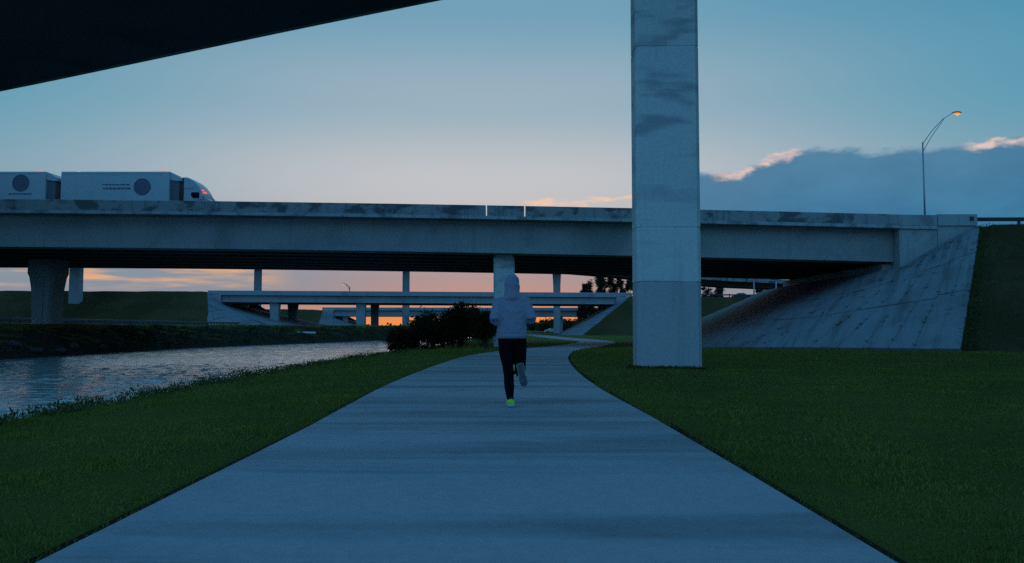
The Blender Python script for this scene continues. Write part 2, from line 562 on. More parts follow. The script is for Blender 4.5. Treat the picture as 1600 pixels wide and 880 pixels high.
class MB:
    def __init__(self):
        self.v, self.f = [], []

    def add(self, vs, fs):
        b = len(self.v)
        self.v += [tuple(q) for q in vs]
        self.f += [tuple(i + b for i in f) for f in fs]
        return self

    def box(self, c, s, rz=0.0):
        cx, cy, cz = c
        hx, hy, hz = s[0] / 2, s[1] / 2, s[2] / 2
        cr, sr = math.cos(rz), math.sin(rz)
        vs = []
        for dz in (-hz, hz):
            for dx, dy in ((-hx, -hy), (hx, -hy), (hx, hy), (-hx, hy)):
                vs.append((cx + dx * cr - dy * sr, cy + dx * sr + dy * cr, cz + dz))
        return self.add(vs, [(3, 2, 1, 0), (4, 5, 6, 7), (0, 1, 5, 4), (1, 2, 6, 5), (2, 3, 7, 6), (3, 0, 4, 7)])

    def tube(self, pts, radii, n=10, cap=True):
        pts = [Vector(p) for p in pts]
        rings = []
        up = Vector((0, 0, 1))
        prev = None
        for i, p in enumerate(pts):
            t = (pts[min(i + 1, len(pts) - 1)] - pts[max(i - 1, 0)]).normalized()
            if prev is None:
                ref = up if abs(t.z) < 0.9 else Vector((0, 1, 0))
                a = t.cross(ref).normalized()
            else:
                a = (prev - t * prev.dot(t)).normalized()
            prev = a
            b = t.cross(a)
            r = radii[i] if not isinstance(radii, (int, float)) else radii
            ra, rb = r if isinstance(r, tuple) else (r, r)
            rings.append([p + a * (ra * math.cos(2 * math.pi * k / n)) + b * (rb * math.sin(2 * math.pi * k / n)) for k in range(n)])
        self.loft(rings, cap)
        return self

    def loft(self, rings, cap=True):
        n = len(rings[0])
        vs = [q for r in rings for q in r]
        fs = []
        for i in range(len(rings) - 1):
            for k in range(n):
                k2 = (k + 1) % n
                fs.append((i * n + k, i * n + k2, (i + 1) * n + k2, (i + 1) * n + k))
        if cap:
            fs.append(tuple(range(n - 1, -1, -1)))
            fs.append(tuple((len(rings) - 1) * n + k for k in range(n)))
        return self.add(vs, fs)

    def build(self, name, mat, parent=None, smooth=False):
        return mesh(name, self.v, self.f, mat, parent, smooth)


def sweep(profile, path, cap=True, mb=None):
    """profile [(o,z)] closed polygon; o to the right of travel; path [(x,y,z)]"""
    mb = mb or MB()
    P = [Vector(p) for p in path]
    rings = []
    for i, p in enumerate(P):
        t = P[min(i + 1, len(P) - 1)] - P[max(i - 1, 0)]
        t.z = 0
        t.normalize()
        nrm = Vector((t.y, -t.x, 0))
        rings.append([p + nrm * o + Vector((0, 0, z)) for o, z in profile])
    mb.loft(rings, cap)
    return mb


def empty(name, loc=(0, 0, 0)):
    o = bpy.data.objects.new(name, None)
    COL.objects.link(o)
    o.location = loc
    o.empty_display_size = 0.3
    return o


def tag(o, label=None, cat=None, group=None, kind=None):
    if label:
        o['label'] = label
    if cat:
        o['category'] = cat
    if group:
        o['group'] = group
    if kind:
        o['kind'] = kind
    return o


def rebase(root, loc):
    """put the empty at the thing's base, keeping its parts in place"""
    root.location = loc
    for c in root.children:
        c.location = c.location - Vector(loc)


def wob(x, y, s=1.0):
    return (math.sin(x * 0.71 * s + 1.3) * math.cos(y * 0.53 * s + 0.4) + 0.5 * math.sin(x * 1.9 * s - y * 1.3 * s + 2.1) + 0.3 * math.sin(y * 3.1 * s + x * 0.6)) / 1.8


def interp(v, xs, ys):
    return float(np.interp(v, xs, ys))


# ------------------------------------------------------------------ terrain
PATH_C = [(-0.18, -6), (-0.18, 0), (-0.24, 8), (-0.38, 14), (-0.30, 20), (0.0, 27), (0.55, 34), (1.25, 41), (2.9, 53), (5.0, 64), (7.4, 75), (8.9, 84), (9.3, 93), (8.4, 105), (6.6, 130), (5.4, 160), (4.2, 185), (2.5, 215)]
HALF = 1.89


def catmull(pts, n=8):
    P = [Vector(p) for p in pts]
    out = []
    for i in range(len(P) - 1):
        p0, p1, p2, p3 = P[max(i - 1, 0)], P[i], P[i + 1], P[min(i + 2, len(P) - 1)]
        for k in range(n):
            t = k / n
            out.append(0.5 * ((2 * p1) + (p2 - p0) * t + (2 * p0 - 5 * p1 + 4 * p2 - p3) * t * t + (3 * p1 - p0 - 3 * p2 + p3) * t ** 3))
    out.append(P[-1])
    return out


PATH_S = catmull([(x, y, 0) for x, y in PATH_C], 14)
_py = np.array([p.y for p in PATH_S])
_px = np.array([p.x for p in PATH_S])


def path_x(y):
    return float(np.interp(y, _py, _px))


def canal_near(y):
    return interp(y, [-40, 60, 120, 180, 240, 300], [-8.4, -8.4, -8.2, -8.0, -7.5, -7.0])


def canal_far(y):
    return interp(y, [-40, 88, 105, 125, 146, 190, 240, 290], [-35.5, -35.5, -32.5, -27.5, -22.5, -16.0, -11.5, -7.4])


WATER_Z = -1.15


def base_z(y):
    return interp(y, [30, 62, 400], [0.0, -0.42, -0.45])


def ground_z(x, y):
    z0 = base_z(y)
    n, f = canal_near(y), canal_far(y)
    zfar = interp(y, [0, 90, 200, 400], [1.25, 1.45, 1.6, 1.2])
    if y > 300:                                   # beyond the canal's end
        zz = interp(x, [-40, 0], [zfar, z0])
        return zz + 0.05 * wob(x * 0.4, y * 0.4)
    if x > n:
        d = x - n
        k = min(d / 2.0, 1.0)
        k = k * k * (3 - 2 * k)
        z = -1.75 + (z0 + 1.75) * (0.25 + 0.75 * k if d > 0 else 0)
        if x < -3.2 and y < 60:
            z -= 0.16 * min(1, (-3.2 - x) / 3.5)
        z += 0.035 * wob(x, y) * min(1, d / 3)
        if x > 4:
            z -= 0.03 * min(1, (x - 4) / 4)
        dp = abs(x - path_x(y))
        if dp < HALF + 0.02 and y < 216:
            z = min(z, z0) - 0.10
        elif dp < HALF + 1.0 and y < 216:
            z = z0 + (z - z0) * (dp - HALF) / 1.0
        return z
    if x < f:
        d = f - x
        k = min(d / 4.2, 1.0)
        kk = k ** 0.75
        top = zfar + 0.10 * wob(x * 0.6, y * 0.6)
        ero = 0.22 * wob(x * 2.3, y * 1.1) * math.sin(math.pi * min(1, k))
        return -1.7 + (top + 1.7) * (0.12 + 0.88 * kk) + ero
    dd = min(x - f, n - x)
    return -1.7 - 0.5 * min(1, dd / 3)


def axis(segs):
    out = []
    for a, b, s in segs:
        k = max(1, int(round((b - a) / s)))
        out += list(np.linspace(a, b, k, endpoint=False))
    out.append(segs[-1][1])
    return out


def build_ground():
    xs = axis([(-4500, -600, 500), (-600, -120, 40), (-120, -60, 6), (-60, -44, 2), (-44, -28, 0.7), (-28, -12, 2.0), (-12, -6, 0.3), (-6, -2.8, 0.5),
               (-2.8, 12, 0.12), (12, 40, 1.2), (40, 120, 8), (120, 600, 40), (600, 4500, 500)])
    ys = axis([(-400, -40, 60), (-40, -4, 4), (-4, 30, 0.5), (30, 60, 0.6), (60, 110, 0.9), (110, 220, 2), (220, 330, 5), (330, 600, 30), (600, 6000, 600)])
    nx, ny = len(xs), len(ys)
    V = np.empty((ny, nx, 3))
    for j, y in enumerate(ys):
        for i, x in enumerate(xs):
            V[j, i] = (x, y, ground_z(x, y))
    idx = np.arange(nx * ny).reshape(ny, nx)
    Fq = np.stack([idx[:-1, :-1], idx[:-1, 1:], idx[1:, 1:], idx[1:, :-1]], -1).reshape(-1, 4)
    me = bpy.data.meshes.new('ground')
    me.vertices.add(nx * ny)
    me.vertices.foreach_set('co', V.reshape(-1))
    me.loops.add(len(Fq) * 4)
    me.loops.foreach_set('vertex_index', Fq.reshape(-1).astype(np.int32))
    me.polygons.add(len(Fq))
    me.polygons.foreach_set('loop_start', np.arange(0, len(Fq) * 4, 4, dtype=np.int32))
    me.update()
    me.validate()
    me.polygons.foreach_set('use_smooth', [True] * len(me.polygons))
    o = link('ground', me, 'turf')
    tag(o, kind='structure')


build_ground()


def build_water():
    """rippled surface: real wave relief, finer near the camera"""
    ys = np.array(axis([(-40, 8, 2.0), (8, 36, 0.09), (36, 60, 0.14), (60, 110, 0.24), (110, 180, 0.8), (180, 300, 3.0)]))
    us = np.linspace(0, 1, 330)
    A = np.array([canal_far(y) - 1.5 for y in ys])
    B = np.array([canal_near(y) + 1.5 for y in ys])
    X = A[:, None] + (B - A)[:, None] * us[None, :]
    Y = np.repeat(ys[:, None], len(us), 1)
    r = np.random.default_rng(3)
    Z = np.zeros_like(X)
    for lam, slope, k in ((1.7, 0.035, 6), (0.8, 0.06, 9), (0.48, 0.085, 14), (0.30, 0.085, 14)):
        for q in range(k):
            a = r.normal(1.62, 0.30)                       # wind mostly up the canal
            w = 2 * np.pi / (lam * r.uniform(0.75, 1.3))
            ph = r.uniform(0, 6.28)
            amp = slope * 1.25 / w / math.sqrt(k)
            warp = 0.35 * np.sin(X * 0.31 + ph) + 0.35 * np.sin(Y * 0.23 + ph * 2)
            fade = 1.0 if lam > 0.9 else np.clip((100 - Y) / 50, 0, 1)
            Z += fade * amp * np.sin(w * (X * math.cos(a) + Y * math.sin(a)) + ph + warp * 2)
    gust = 0.85 + 0.3 * np.sin(X * 0.21 + np.sin(Y * 0.13)) * np.sin(Y * 0.17 + 1.0)
    Z = WATER_Z + Z * gust
    ny, nx = X.shape
    V = np.stack([X, Y, Z], -1)
    idx = np.arange(nx * ny).reshape(ny, nx)
    Fq = np.stack([idx[:-1, :-1], idx[:-1, 1:], idx[1:, 1:], idx[1:, :-1]], -1).reshape(-1, 4)
    me = bpy.data.meshes.new('canal_water')
    me.vertices.add(nx * ny)
    me.vertices.foreach_set('co', V.reshape(-1))
    me.loops.add(len(Fq) * 4)
    me.loops.foreach_set('vertex_index', Fq.reshape(-1).astype(np.int32))
    me.polygons.add(len(Fq))
    me.polygons.foreach_set('loop_start', np.arange(0, len(Fq) * 4, 4, dtype=np.int32))
    me.update()
    me.polygons.foreach_set('use_smooth', [True] * len(me.polygons))
    tag(link('canal_water', me, 'canal_water'), kind='structure')


build_water()


# the path: concrete slabs with joints as far as they can be told apart, then one run
def build_path():
    root = empty('path')
    tag(root, kind='structure')
    S = [Vector((p.x, p.y, base_z(p.y) + 0.03)) for p in PATH_S if p.y >= -4]
    L = [0.0]
    for a, b in zip(S, S[1:]):
        L.append(L[-1] + (b - a).length)
    L = np.array(L)
    X = np.array([p.x for p in S])
    Y = np.array([p.y for p in S])
    Z = np.array([p.z for p in S])

    def pt(s):
        return Vector((np.interp(s, L, X), np.interp(s, L, Y), np.interp(s, L, Z)))

    def frame(s):
        t = pt(s + 0.2) - pt(s - 0.2)
        t.z = 0
        t.normalize()
        return pt(s), Vector((t.y, -t.x, 0))

    def slab(s0, s1, n, name, tilt):
        prof = lambda: [(-HALF, -0.14), (-HALF, -0.012), (-HALF + 0.012, 0.0), (HALF - 0.012, 0.0), (HALF, -0.012), (HALF, -0.14)]
        rings = []
        ch = 0.006
        stops = [(s0, -ch), (s0 + ch, 0)] + [(s0 + (s1 - s0) * k / n, 0) for k in range(1, n)] + [(s1 - ch, 0), (s1, -ch)]
        for s, dz in stops:
            c, nr = frame(s)
            rings.append([c + nr * o + Vector((0, 0, z + (dz if z > -0.1 else 0) + tilt * (s - s0))) for o, z in prof()])
        mb = MB()
        mb.loft(rings)
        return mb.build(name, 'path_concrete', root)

    s = 0.6
    k = 0
    while s < 100:
        ln = 3.05
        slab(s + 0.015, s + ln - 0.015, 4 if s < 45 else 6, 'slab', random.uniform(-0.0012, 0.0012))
        c0, nr = frame(s + ln)
        td = Vector((-nr.y, nr.x, 0)) * 0.0135
        q = [c0 + nr * (HALF - 0.02) - td, c0 + nr * (HALF - 0.02) + td, c0 - nr * (HALF - 0.02) + td, c0 - nr * (HALF - 0.02) - td]
        if s < 60:
            mesh('joint_filler', [v + Vector((0, 0, z)) for z in (-0.006, -0.10) for v in q], [(0, 1, 2, 3), (7, 6, 5, 4), (0, 4, 5, 1), (1, 5, 6, 2), (2, 6, 7, 3), (3, 7, 4, 0)], 'black_rubber', root)
        s += ln
        k += 1
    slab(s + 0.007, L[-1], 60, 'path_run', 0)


build_path()

# ------------------------------------------------------------------ bridges
def parapet_profile(t=0.28, h=0.81):
    # outer face at o = 0 (towards viewer), traffic side sloped
    return [(0.0, -h), (0.0, -0.03), (-0.03, 0.0), (-0.18, 0.0), (-0.21, -0.03), (-0.28, -0.48), (-0.46, -h + 0.08), (-0.46, -h)]


def flip(profile, w):
    return [(-w - o, z) for o, z in profile][::-1]


def bridge(name, label, x0, x1, y0, width, zt, joints, wide, girders, depth, mats, overhang=1.0, edge=0.24):
    """straight highway bridge along X; zt(x) parapet top; parapet pieces between joints"""
    mp, me_, mg = mats
    root = empty(name)
    tag(root, label, 'bridge')
    line = lambda a, b, y=y0: [(a + (b - a) * k / 40, y, zt(a + (b - a) * k / 40)) for k in range(41)] if b - a > 30 else [(a + (b - a) * k / 6, y, zt(a + (b - a) * k / 6)) for k in range(7)]
    js = sorted(joints)
    bounds = [x0] + js + [x1]
    for a, b in zip(bounds, bounds[1:]):
        ga = 0.045 if a in wide else 0.008
        gb = 0.045 if b in wide else 0.008
        sweep(parapet_profile(), line(a + ga, b - gb)).build('parapet', mp, root)
        sweep(flip(parapet_profile(), width), line(a + ga, b - gb)).build('parapet', mp, root)
    # deck slab with its edge a little proud of the parapet
    e = -0.808
    sweep([(0.02, e - edge), (0.02, e), (-width - 0.02, e), (-width - 0.02, e - edge)], line(x0, x1)).build('deck', me_, root)
    sweep([(-0.46, e + 0.06), (-width + 0.46, e + 0.06), (-width + 0.46, e + 0.005), (-0.46, e + 0.005)], line(x0, x1)).build('road_surface', 'asphalt', root)
    zt_, zb = e - edge, -depth
    step = (width - 2 * overhang - 1.9) / (girders - 1)
    for i in range(girders):
        o = -overhang - i * step
        prof = [(o, zt_ - 0.004), (o - 0.02, zb + 0.25), (o, zb + 0.22), (o, zb), (o - 1.9, zb), (o - 1.9, zb + 0.22), (o - 1.88, zb + 0.25), (o - 1.9, zt_ - 0.004)]
        sweep(prof, line(x0, x1)).build('girder', mg if i == 0 else 'shaded_concrete', root)
    return root


# --- near bridge
Y1 = 60.0
_za, _zb = at(0, 311, Y1), at(1400, 335, Y1)


def zt1(x):
    t = (x - _za.x) / (_zb.x - _za.x)
    return _za.z + (_zb.z - _za.z) * t + 0.16 * (1 - (2 * t - 1) ** 2)


xg1, xg2 = at(760, 320, Y1).x, at(820, 321, Y1).x
END1 = at(1405, 350, Y1).x
j1 = [-74.0, -62.0, -50.0, -38.6, -27.5, -14.5, xg1, xg2, 10.4, 19.2, 24.6]
B1 = bridge('highway_bridge', 'nearest grey concrete highway bridge crossing the whole picture, carrying the truck', -86.0, END1, Y1, 24.5, zt1,
            j1, (xg1, xg2), 7, 3.52, ('parapet_concrete', 'deck_edge_concrete', 'girder_concrete'))


def near_abutment():
    ze = zt1(END1)
    X2 = at(1465, 350, Y1).x
    X3 = at(1527, 350, Y1).x
    # parapet continues over the wing wall
    sweep(parapet_profile(), [(END1 + 0.01, Y1, ze), (X2 - 0.03, Y1, ze - 0.05)]).build('parapet', 'wall_concrete', B1)
    sweep([(0.03, -1.07), (0.03, -0.83), (-0.6, -0.83), (-0.6, -1.07)], [(END1 + 0.01, Y1, ze), (X2 - 0.05, Y1, ze - 0.05)]).build('deck_edge', 'deck_edge_concrete', B1)
    # end block
    eb = MB()
    eb.box(((X2 + X3) / 2 + 0.01, Y1 + 0.24, ze - 0.42), (X3 - X2 - 0.02, 0.52, 0.86))
    o = eb.build('end_block', 'wall_concrete', B1)
    MB().box((X3 - 0.42, Y1 - 0.03, ze - 0.33), (0.32, 0.03, 0.32)).build('plate', 'dark_plate', o)
    # wing wall: two panels, lower edge following the slope
    zb0 = at(1408, 418, Y1).z
    zb1 = at(1466, 384, Y1).z
    zb2 = at(1527, 352, Y1).z - 0.3
    def wall(xa, xb, za, zb, ztop_a, ztop_b, y, th, name):
        vs = [(xa, y, za), (xb, y, zb), (xb, y, ztop_b), (xa, y, ztop_a)]
        vs += [(a, y + th, c) for a, _, c in vs]
        mesh(name, vs, [(0, 1, 2, 3), (7, 6, 5, 4), (0, 4, 5, 1), (1, 5, 6, 2), (2, 6, 7, 3), (3, 7, 4, 0)], 'wall_concrete', B1)
    wall(END1 + 0.02, X2 - 0.015, zb0 - 1.5, zb1 - 1.5, ze - 1.08, ze - 1.13, Y1 + 0.12, 0.5, 'wing_wall')
    wall(X2 + 0.015, X3, zb1 - 1.5, zb2 - 1.0, ze - 0.86, ze - 0.86, Y1 + 0.10, 0.5, 'wing_wall')
    # end wall and seat under the girders
    MB().box((END1 + 0.85, Y1 + 12.5, ze - 3.2), (1.62, 23.6, 4.5)).build('abutment_wall', 'wall_concrete', B1)
    MB().box((END1 - 0.35, Y1 + 12.8, ze - 4.5), (0.7, 22.6, 1.7)).build('bearing_seat', 'wall_concrete', B1)
    return X2, X3, ze


X2, X3, ZE1 = near_abutment()


def chamfer_rect(cx, cy, z, hx, hy, c):
    return [Vector(p) for p in ((cx - hx + c, cy - hy, z), (cx + hx - c, cy - hy, z), (cx + hx, cy - hy + c, z), (cx + hx, cy + hy - c, z),
                                (cx + hx - c, cy + hy, z), (cx - hx + c, cy + hy, z), (cx - hx, cy + hy - c, z), (cx - hx, cy - hy + c, z))]


def near_piers():
    # centre pier with rounded shoulders
    cx = at(787.5, 540, 62.0).x
    top = at(787, 401, 62.0).z
    hx = 0.82
    rings = [chamfer_rect(cx, 63.3, z, hx * k, 1.3, c) for z, k, c in ((-1.2, 1.0, 0.12), (top - 0.2, 1.0, 0.12), (top + 0.02, 0.97, 0.2), (top + 0.12, 0.84, 0.2), (top + 0.17, 0.76, 0.2))]
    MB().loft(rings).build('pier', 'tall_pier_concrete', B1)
    MB().box((cx, 63.3, (top + 0.17 + zt1(cx) - 3.52) / 2), (0.8, 1.6, max(0.05, zt1(cx) - 3.52 - top - 0.17))).build('bearing', 'dark_soffit', B1)
    # left pier, flared head
    P = at(59, 506, 72)
    zb = P.z - 0.8
    zc = at(62, 421, 72).z
    b = at(78, 506, 72).x - at(47, 506, 72).x
    tw = at(86, 424, 72).x - at(39, 424, 72).x
    zs = [zb, zb + (zc - zb) * 0.35, zb + (zc - zb) * 0.7, zb + (zc - zb) * 0.88, zc - 0.3, zt1(P.x) - 3.53]
    ws = [b * 0.98, b, b + (tw - b) * 0.22, b + (tw - b) * 0.62, tw, tw * 1.0]
    rings = []
    for z, w in zip(zs, ws):
        rings.append(chamfer_rect(P.x, 73.4, z, w / 2, 1.15, 0.2))
    MB().loft(rings).build('pier', 'girder_concrete', B1)
    # centre rib
    rib = [[Vector((P.x - 0.25, 72.20, z)), Vector((P.x + 0.25, 72.20, z)), Vector((P.x + 0.25, 72.3, z)), Vector((P.x - 0.25, 72.3, z))] for z in (zb, zc - 0.9)]
    MB().loft(rib).build('pier_rib', 'girder_concrete', B1)
    # the same pier line carries on left, out of the picture
    MB().loft([chamfer_rect(-80, 72, z, 0.9, 2.6, 0.2) for z in (0.5, zt1(-80) - 3.54)]).build('pier', 'pier_concrete', B1)


near_piers()


# ------------------------------------------------------------------ slope paving
def ruled(top, bot, u, v):
    """top, bot polylines (same count); u along, v down"""
    n = len(top) - 1
    s = min(max(u * n, 0), n - 1e-6)
    i = int(s)
    f = s - i
    a = top[i].lerp(top[i + 1], f)
    b = bot[i].lerp(bot[i + 1], f)
    p = a.lerp(b, v)
    p.z -= 0.18 * math.sin(math.pi * v)             # settled a little in the middle
    return p


def paving(name, label, top, bot, us, vs_rows, mat, gap=0.03, thick=0.18, jit=0.02):
    root = empty(name)
    tag(root, label, 'slope paving')
    top = [Vector(t) for t in top]
    bot = [Vector(t) for t in bot]
    for ua, ub in zip(us, us[1:]):
        off = random.choice((0, 0, 0, 0.04, -0.03))
        rows = [vs_rows[0]] + [r + off for r in vs_rows[1:-1]] + [vs_rows[-1]]
        for va, vb in zip(rows, rows[1:]):
            p = [ruled(top, bot, u, v) for u, v in ((ua, va), (ub, va), (ub, vb), (ua, vb))]
            c = sum(p, Vector()) / 4
            q = []
            for a in p:
                dlen = (c - a).length
                q.append(a.lerp(c, min(0.3, gap / max(dlen, 0.1))))
            nr = (q[1] - q[0]).cross(q[3] - q[0]).normalized()
            if nr.z < 0:
                nr = -nr
            dz = nr * random.uniform(-jit, jit)
            up = [a + dz + nr * random.uniform(-jit, jit) * 0.4 for a in q]
            dn = [a - nr * thick for a in q]
            mesh('panel', up + dn, [(0, 1, 2, 3), (7, 6, 5, 4), (0, 4, 5, 1), (1, 5, 6, 2), (2, 6, 7, 3), (3, 7, 4, 0)], mat, root)
    # dark bed that the panels lie on, seen only in the joints
    bed_v, bed_f = [], []
    nu, nv = 24, 6
    for i in range(nu + 1):
        for j in range(nv + 1):
            p = ruled(top, bot, us[0] + (us[-1] - us[0]) * i / nu, j / nv)
            bed_v.append(p - Vector((0, 0, 0.12)))
    for i in range(nu):
        for j in range(nv):
            a = i * (nv + 1) + j
            bed_f.append((a, a + 1, a + nv + 2, a + nv + 1))
    mesh('bedding', bed_v, bed_f, 'dark_soffit', root)
    return root


E_TOE = at(1500, 544.5, 42.0)
E_TOE.z -= 0.05
top1 = [(END1 - 1.6, 87.5, 5.2), (END1 - 1.6, 74, 5.35), (END1 - 1.4, 61.0, at(1385, 425, 61).z), (END1 + 0.3, Y1 - 0.1, at(1412, 416, Y1).z), (X2, Y1 - 0.1, at(1466, 383, Y1).z), (X3 + 0.1, Y1 - 0.1, at(1528, 351, Y1).z)]
bot1 = [(14.0, 88.5, -0.5), (13.8, 74, -0.5), (14.0, 62.0, -0.45), (16.4, 54.5, -0.25), (20.0, 47.5, -0.12), (E_TOE.x, E_TOE.y, E_TOE.z)]
us1 = [0, 0.09, 0.18, 0.27, 0.36, 0.44, 0.50, 0.555, 0.61, 0.665, 0.72, 0.775, 0.825, 0.875, 0.92, 0.96, 1.0]
paving('slope_paving', 'cracked concrete slope paving under the right end of the nearest bridge', top1, bot1, us1, [0, 0.30, 0.62, 1.0], 'slope_concrete', 0.075, 0.2, 0.015)


def grid_mesh(name, rows, mat, kind='structure', noise=0.0, sub=6, label=None, cat=None):
    """rows: list of polylines (same count) from toe to toe; refined with a little unevenness"""
    vs, fs = [], []
    rr = []
    for a, b in zip(rows, rows[1:]):
        for k in range(sub):
            rr.append([Vector(p).lerp(Vector(q), k / sub) for p, q in zip(a, b)])
    rr.append([Vector(p) for p in rows[-1]])
    fine = []
    for row in rr:
        o = []
        for p, q in zip(row, row[1:]):
            m = max(1, int((q - p).length / 4))
            m = min(m, 30)
            o.append((p, q, m))
        fine.append(o)
    counts = [max(f[i][2] for f in fine) for i in range(len(fine[0]))]
    for o in fine:
        for (p, q, _), m in zip(o, counts):
            for k in range(m):
                v = p.lerp(q, k / m)
                vs.append(v + Vector((0, 0, noise * wob(v.x * 0.8, v.y * 0.8))))
        vs.append(o[-1][1].copy())
    n = sum(counts) + 1
    for j in range(len(fine) - 1):
        for i in range(n - 1):
            a = j * n + i
            fs.append((a, a + 1, a + n + 1, a + n))
    ob = mesh(name, vs, fs, mat, None, True)
    if ob.data.polygons[len(fs) // 2].normal.z < 0:
        ob.data.flip_normals()
    tag(ob, label, cat, kind=kind)
    return ob


# right-hand approach embankment of the near bridge (grass), from the paving's edge outwards
tD, tE = Vector(top1[-1]), Vector(bot1[-1])
EMB1 = grid_mesh('embankment', [
    [(tE.x - 0.3, tE.y + 0.3, tE.z - 0.5), (tE.x + 1.2, tE.y - 0.6, -0.2), (tE.x + 6, tE.y - 1.5, -0.2), (60, 40.0, -0.2), (140, 39, -0.2)],
    [(tD.x - 0.2, tD.y, tD.z - 0.5), (tD.x + 1.0, tD.y + 0.1, tD.z - 0.05), (tD.x + 6, tD.y + 0.1, tD.z + 0.10), (60, 60.5, tD.z + 0.45), (140, 61, tD.z + 1.2)],
    [(END1 + 3, Y1 + 1.2, ZE1 - 1.2), (tD.x + 1.0, Y1 + 1.2, ZE1 - 0.95), (tD.x + 6, 62, ZE1 - 0.85), (60, 62, ZE1 - 0.6), (140, 62, ZE1)],
    [(END1 + 3, 88, ZE1 - 1.2), (tD.x + 1.0, 88, ZE1 - 0.95), (tD.x + 6, 88, ZE1 - 0.85), (60, 88, ZE1 - 0.6), (140, 88, ZE1)],
    [(END1 + 3, 108, -0.6), (tD.x + 1.0, 108, -0.6), (tD.x + 6, 108, -0.6), (60, 108, -0.6), (140, 108, -0.6)]], 'dry_turf', noise=0.10)

# --- second bridge
Y2 = 185.0
_a2, _b2 = at(345, 454, Y2), at(963, 457.5, Y2)


def zt2(x):
    return _a2.z + (_b2.z - _a2.z) * (x - _a2.x) / (_b2.x - _a2.x)


B2 = bridge('highway_bridge', 'second concrete highway bridge seen beneath the nearest one, beyond the bush', _a2.x, _b2.x, Y2, 21.0, zt2,
            [-50, -32, -14, 4, 16], (), 6, 2.65, ('far_concrete', 'far_concrete', 'far_concrete'), 0.8)


def far_abutment(root, xe, s, y0, width, zt, wing, mat='far_concrete'):
    """abutment beyond the girder end; s = +1 right end, -1 left end"""
    z = zt(xe)
    xa, xb = xe + s * 0.02, xe + s * wing
    lo, hi = min(xa, xb), max(xa, xb)
    sweep(parapet_profile(), [(lo, y0, z), (hi, y0, z)]).build('parapet', mat, root)
    MB().box(((lo + hi) / 2, y0 + 0.4, z - 2.2), (hi - lo, 0.6, 2.7)).build('wing_wall', mat, root)
    MB().box((xe + s * 0.7, y0 + width / 2, z - 2.4), (1.2, width - 1.0, 3.0)).build('abutment_wall', mat, root)


far_abutment(B2, _a2.x, -1, Y2, 21, zt2, 3.0)
far_abutment(B2, _b2.x, 1, Y2, 21, zt2, 3.4)


def column(parent, cx, cy, zb, zt_, wx, wy, flare=1.0, mat='far_concrete', name='pier', fl_start=0.6, cham=0.15):
    rings = []
    for k, w in ((0, 1), (fl_start, 1), (fl_start + (1 - fl_start) * 0.6, 1 + (flare - 1) * 0.4), (1, flare)):
        rings.append(chamfer_rect(cx, cy, zb + (zt_ - zb) * k, wx * w / 2, wy / 2, cham))
    return MB().loft(rings).build(name, mat, parent)


for pxc, pyb, w, fl, Yp in ((429.5, 505, 13, 1.25, 187.5), (457.5, 507, 13, 1.2, 203.5), (564, 512, 14, 1.05, 187.5), (585.5, 512, 11, 1.15, 203.5)):
    b = at(pxc, pyb, Yp)
    column(B2, b.x, b.y, -0.5, zt2(b.x) - 2.68, w * Yp / 1250, 1.6, fl)

# paving and embankments of the second bridge
zl2 = zt2(_a2.x)
lx = _a2.x
TL = [(lx + 1.0, Y2 + 21, zl2 - 3.6), (lx + 1.0, Y2 + 1, zl2 - 3.6), (lx - 0.2, Y2 - 0.1, zl2 - 2.6), (lx - 3.2, Y2 - 0.1, zl2 - 0.3)]
bl = at(424, 507, 171)
bl2 = at(324, 507, 168)
BL = [(bl.x + 6, Y2 + 22, 1.4), (bl.x, 171, 1.4), ((bl.x + bl2.x) / 2, 168.5, 1.4), (bl2.x, 168, 1.4)]
paving('slope_paving', 'pale slope paving at the left end of the second bridge, across the canal', TL, BL, [0, 0.15, 0.3, 0.42, 0.52, 0.6, 0.68, 0.76, 0.84, 0.92, 1], [0, 0.35, 0.7, 1], 'slope_concrete', 0.10, 0.3, 0.02)
grid_mesh('embankment', [
    [(bl2.x + 0.3, 168, 1.2), (bl2.x - 8, 166, 1.1), (-140, 165, 1.1), (-330, 160, 1.1)],
    [(lx - 3.1, Y2 - 0.1, zl2 - 0.35), (lx - 8, Y2 + 0.2, zl2 - 0.15), (-140, Y2 + 0.2, zl2 - 0.1), (-330, Y2, zl2)],
    [(lx - 1.5, Y2 + 22, zl2 - 0.95), (lx - 8, Y2 + 22, zl2 - 0.8), (-140, Y2 + 22, zl2 - 0.5), (-330, Y2 + 22, zl2 - 0.3)],
    [(lx + 8, Y2 + 42, 0.8), (lx - 8, Y2 + 42, 0.8), (-140, Y2 + 42, 0.8), (-330, Y2 + 42, 0.8)]], 'dry_turf', noise=0.14)

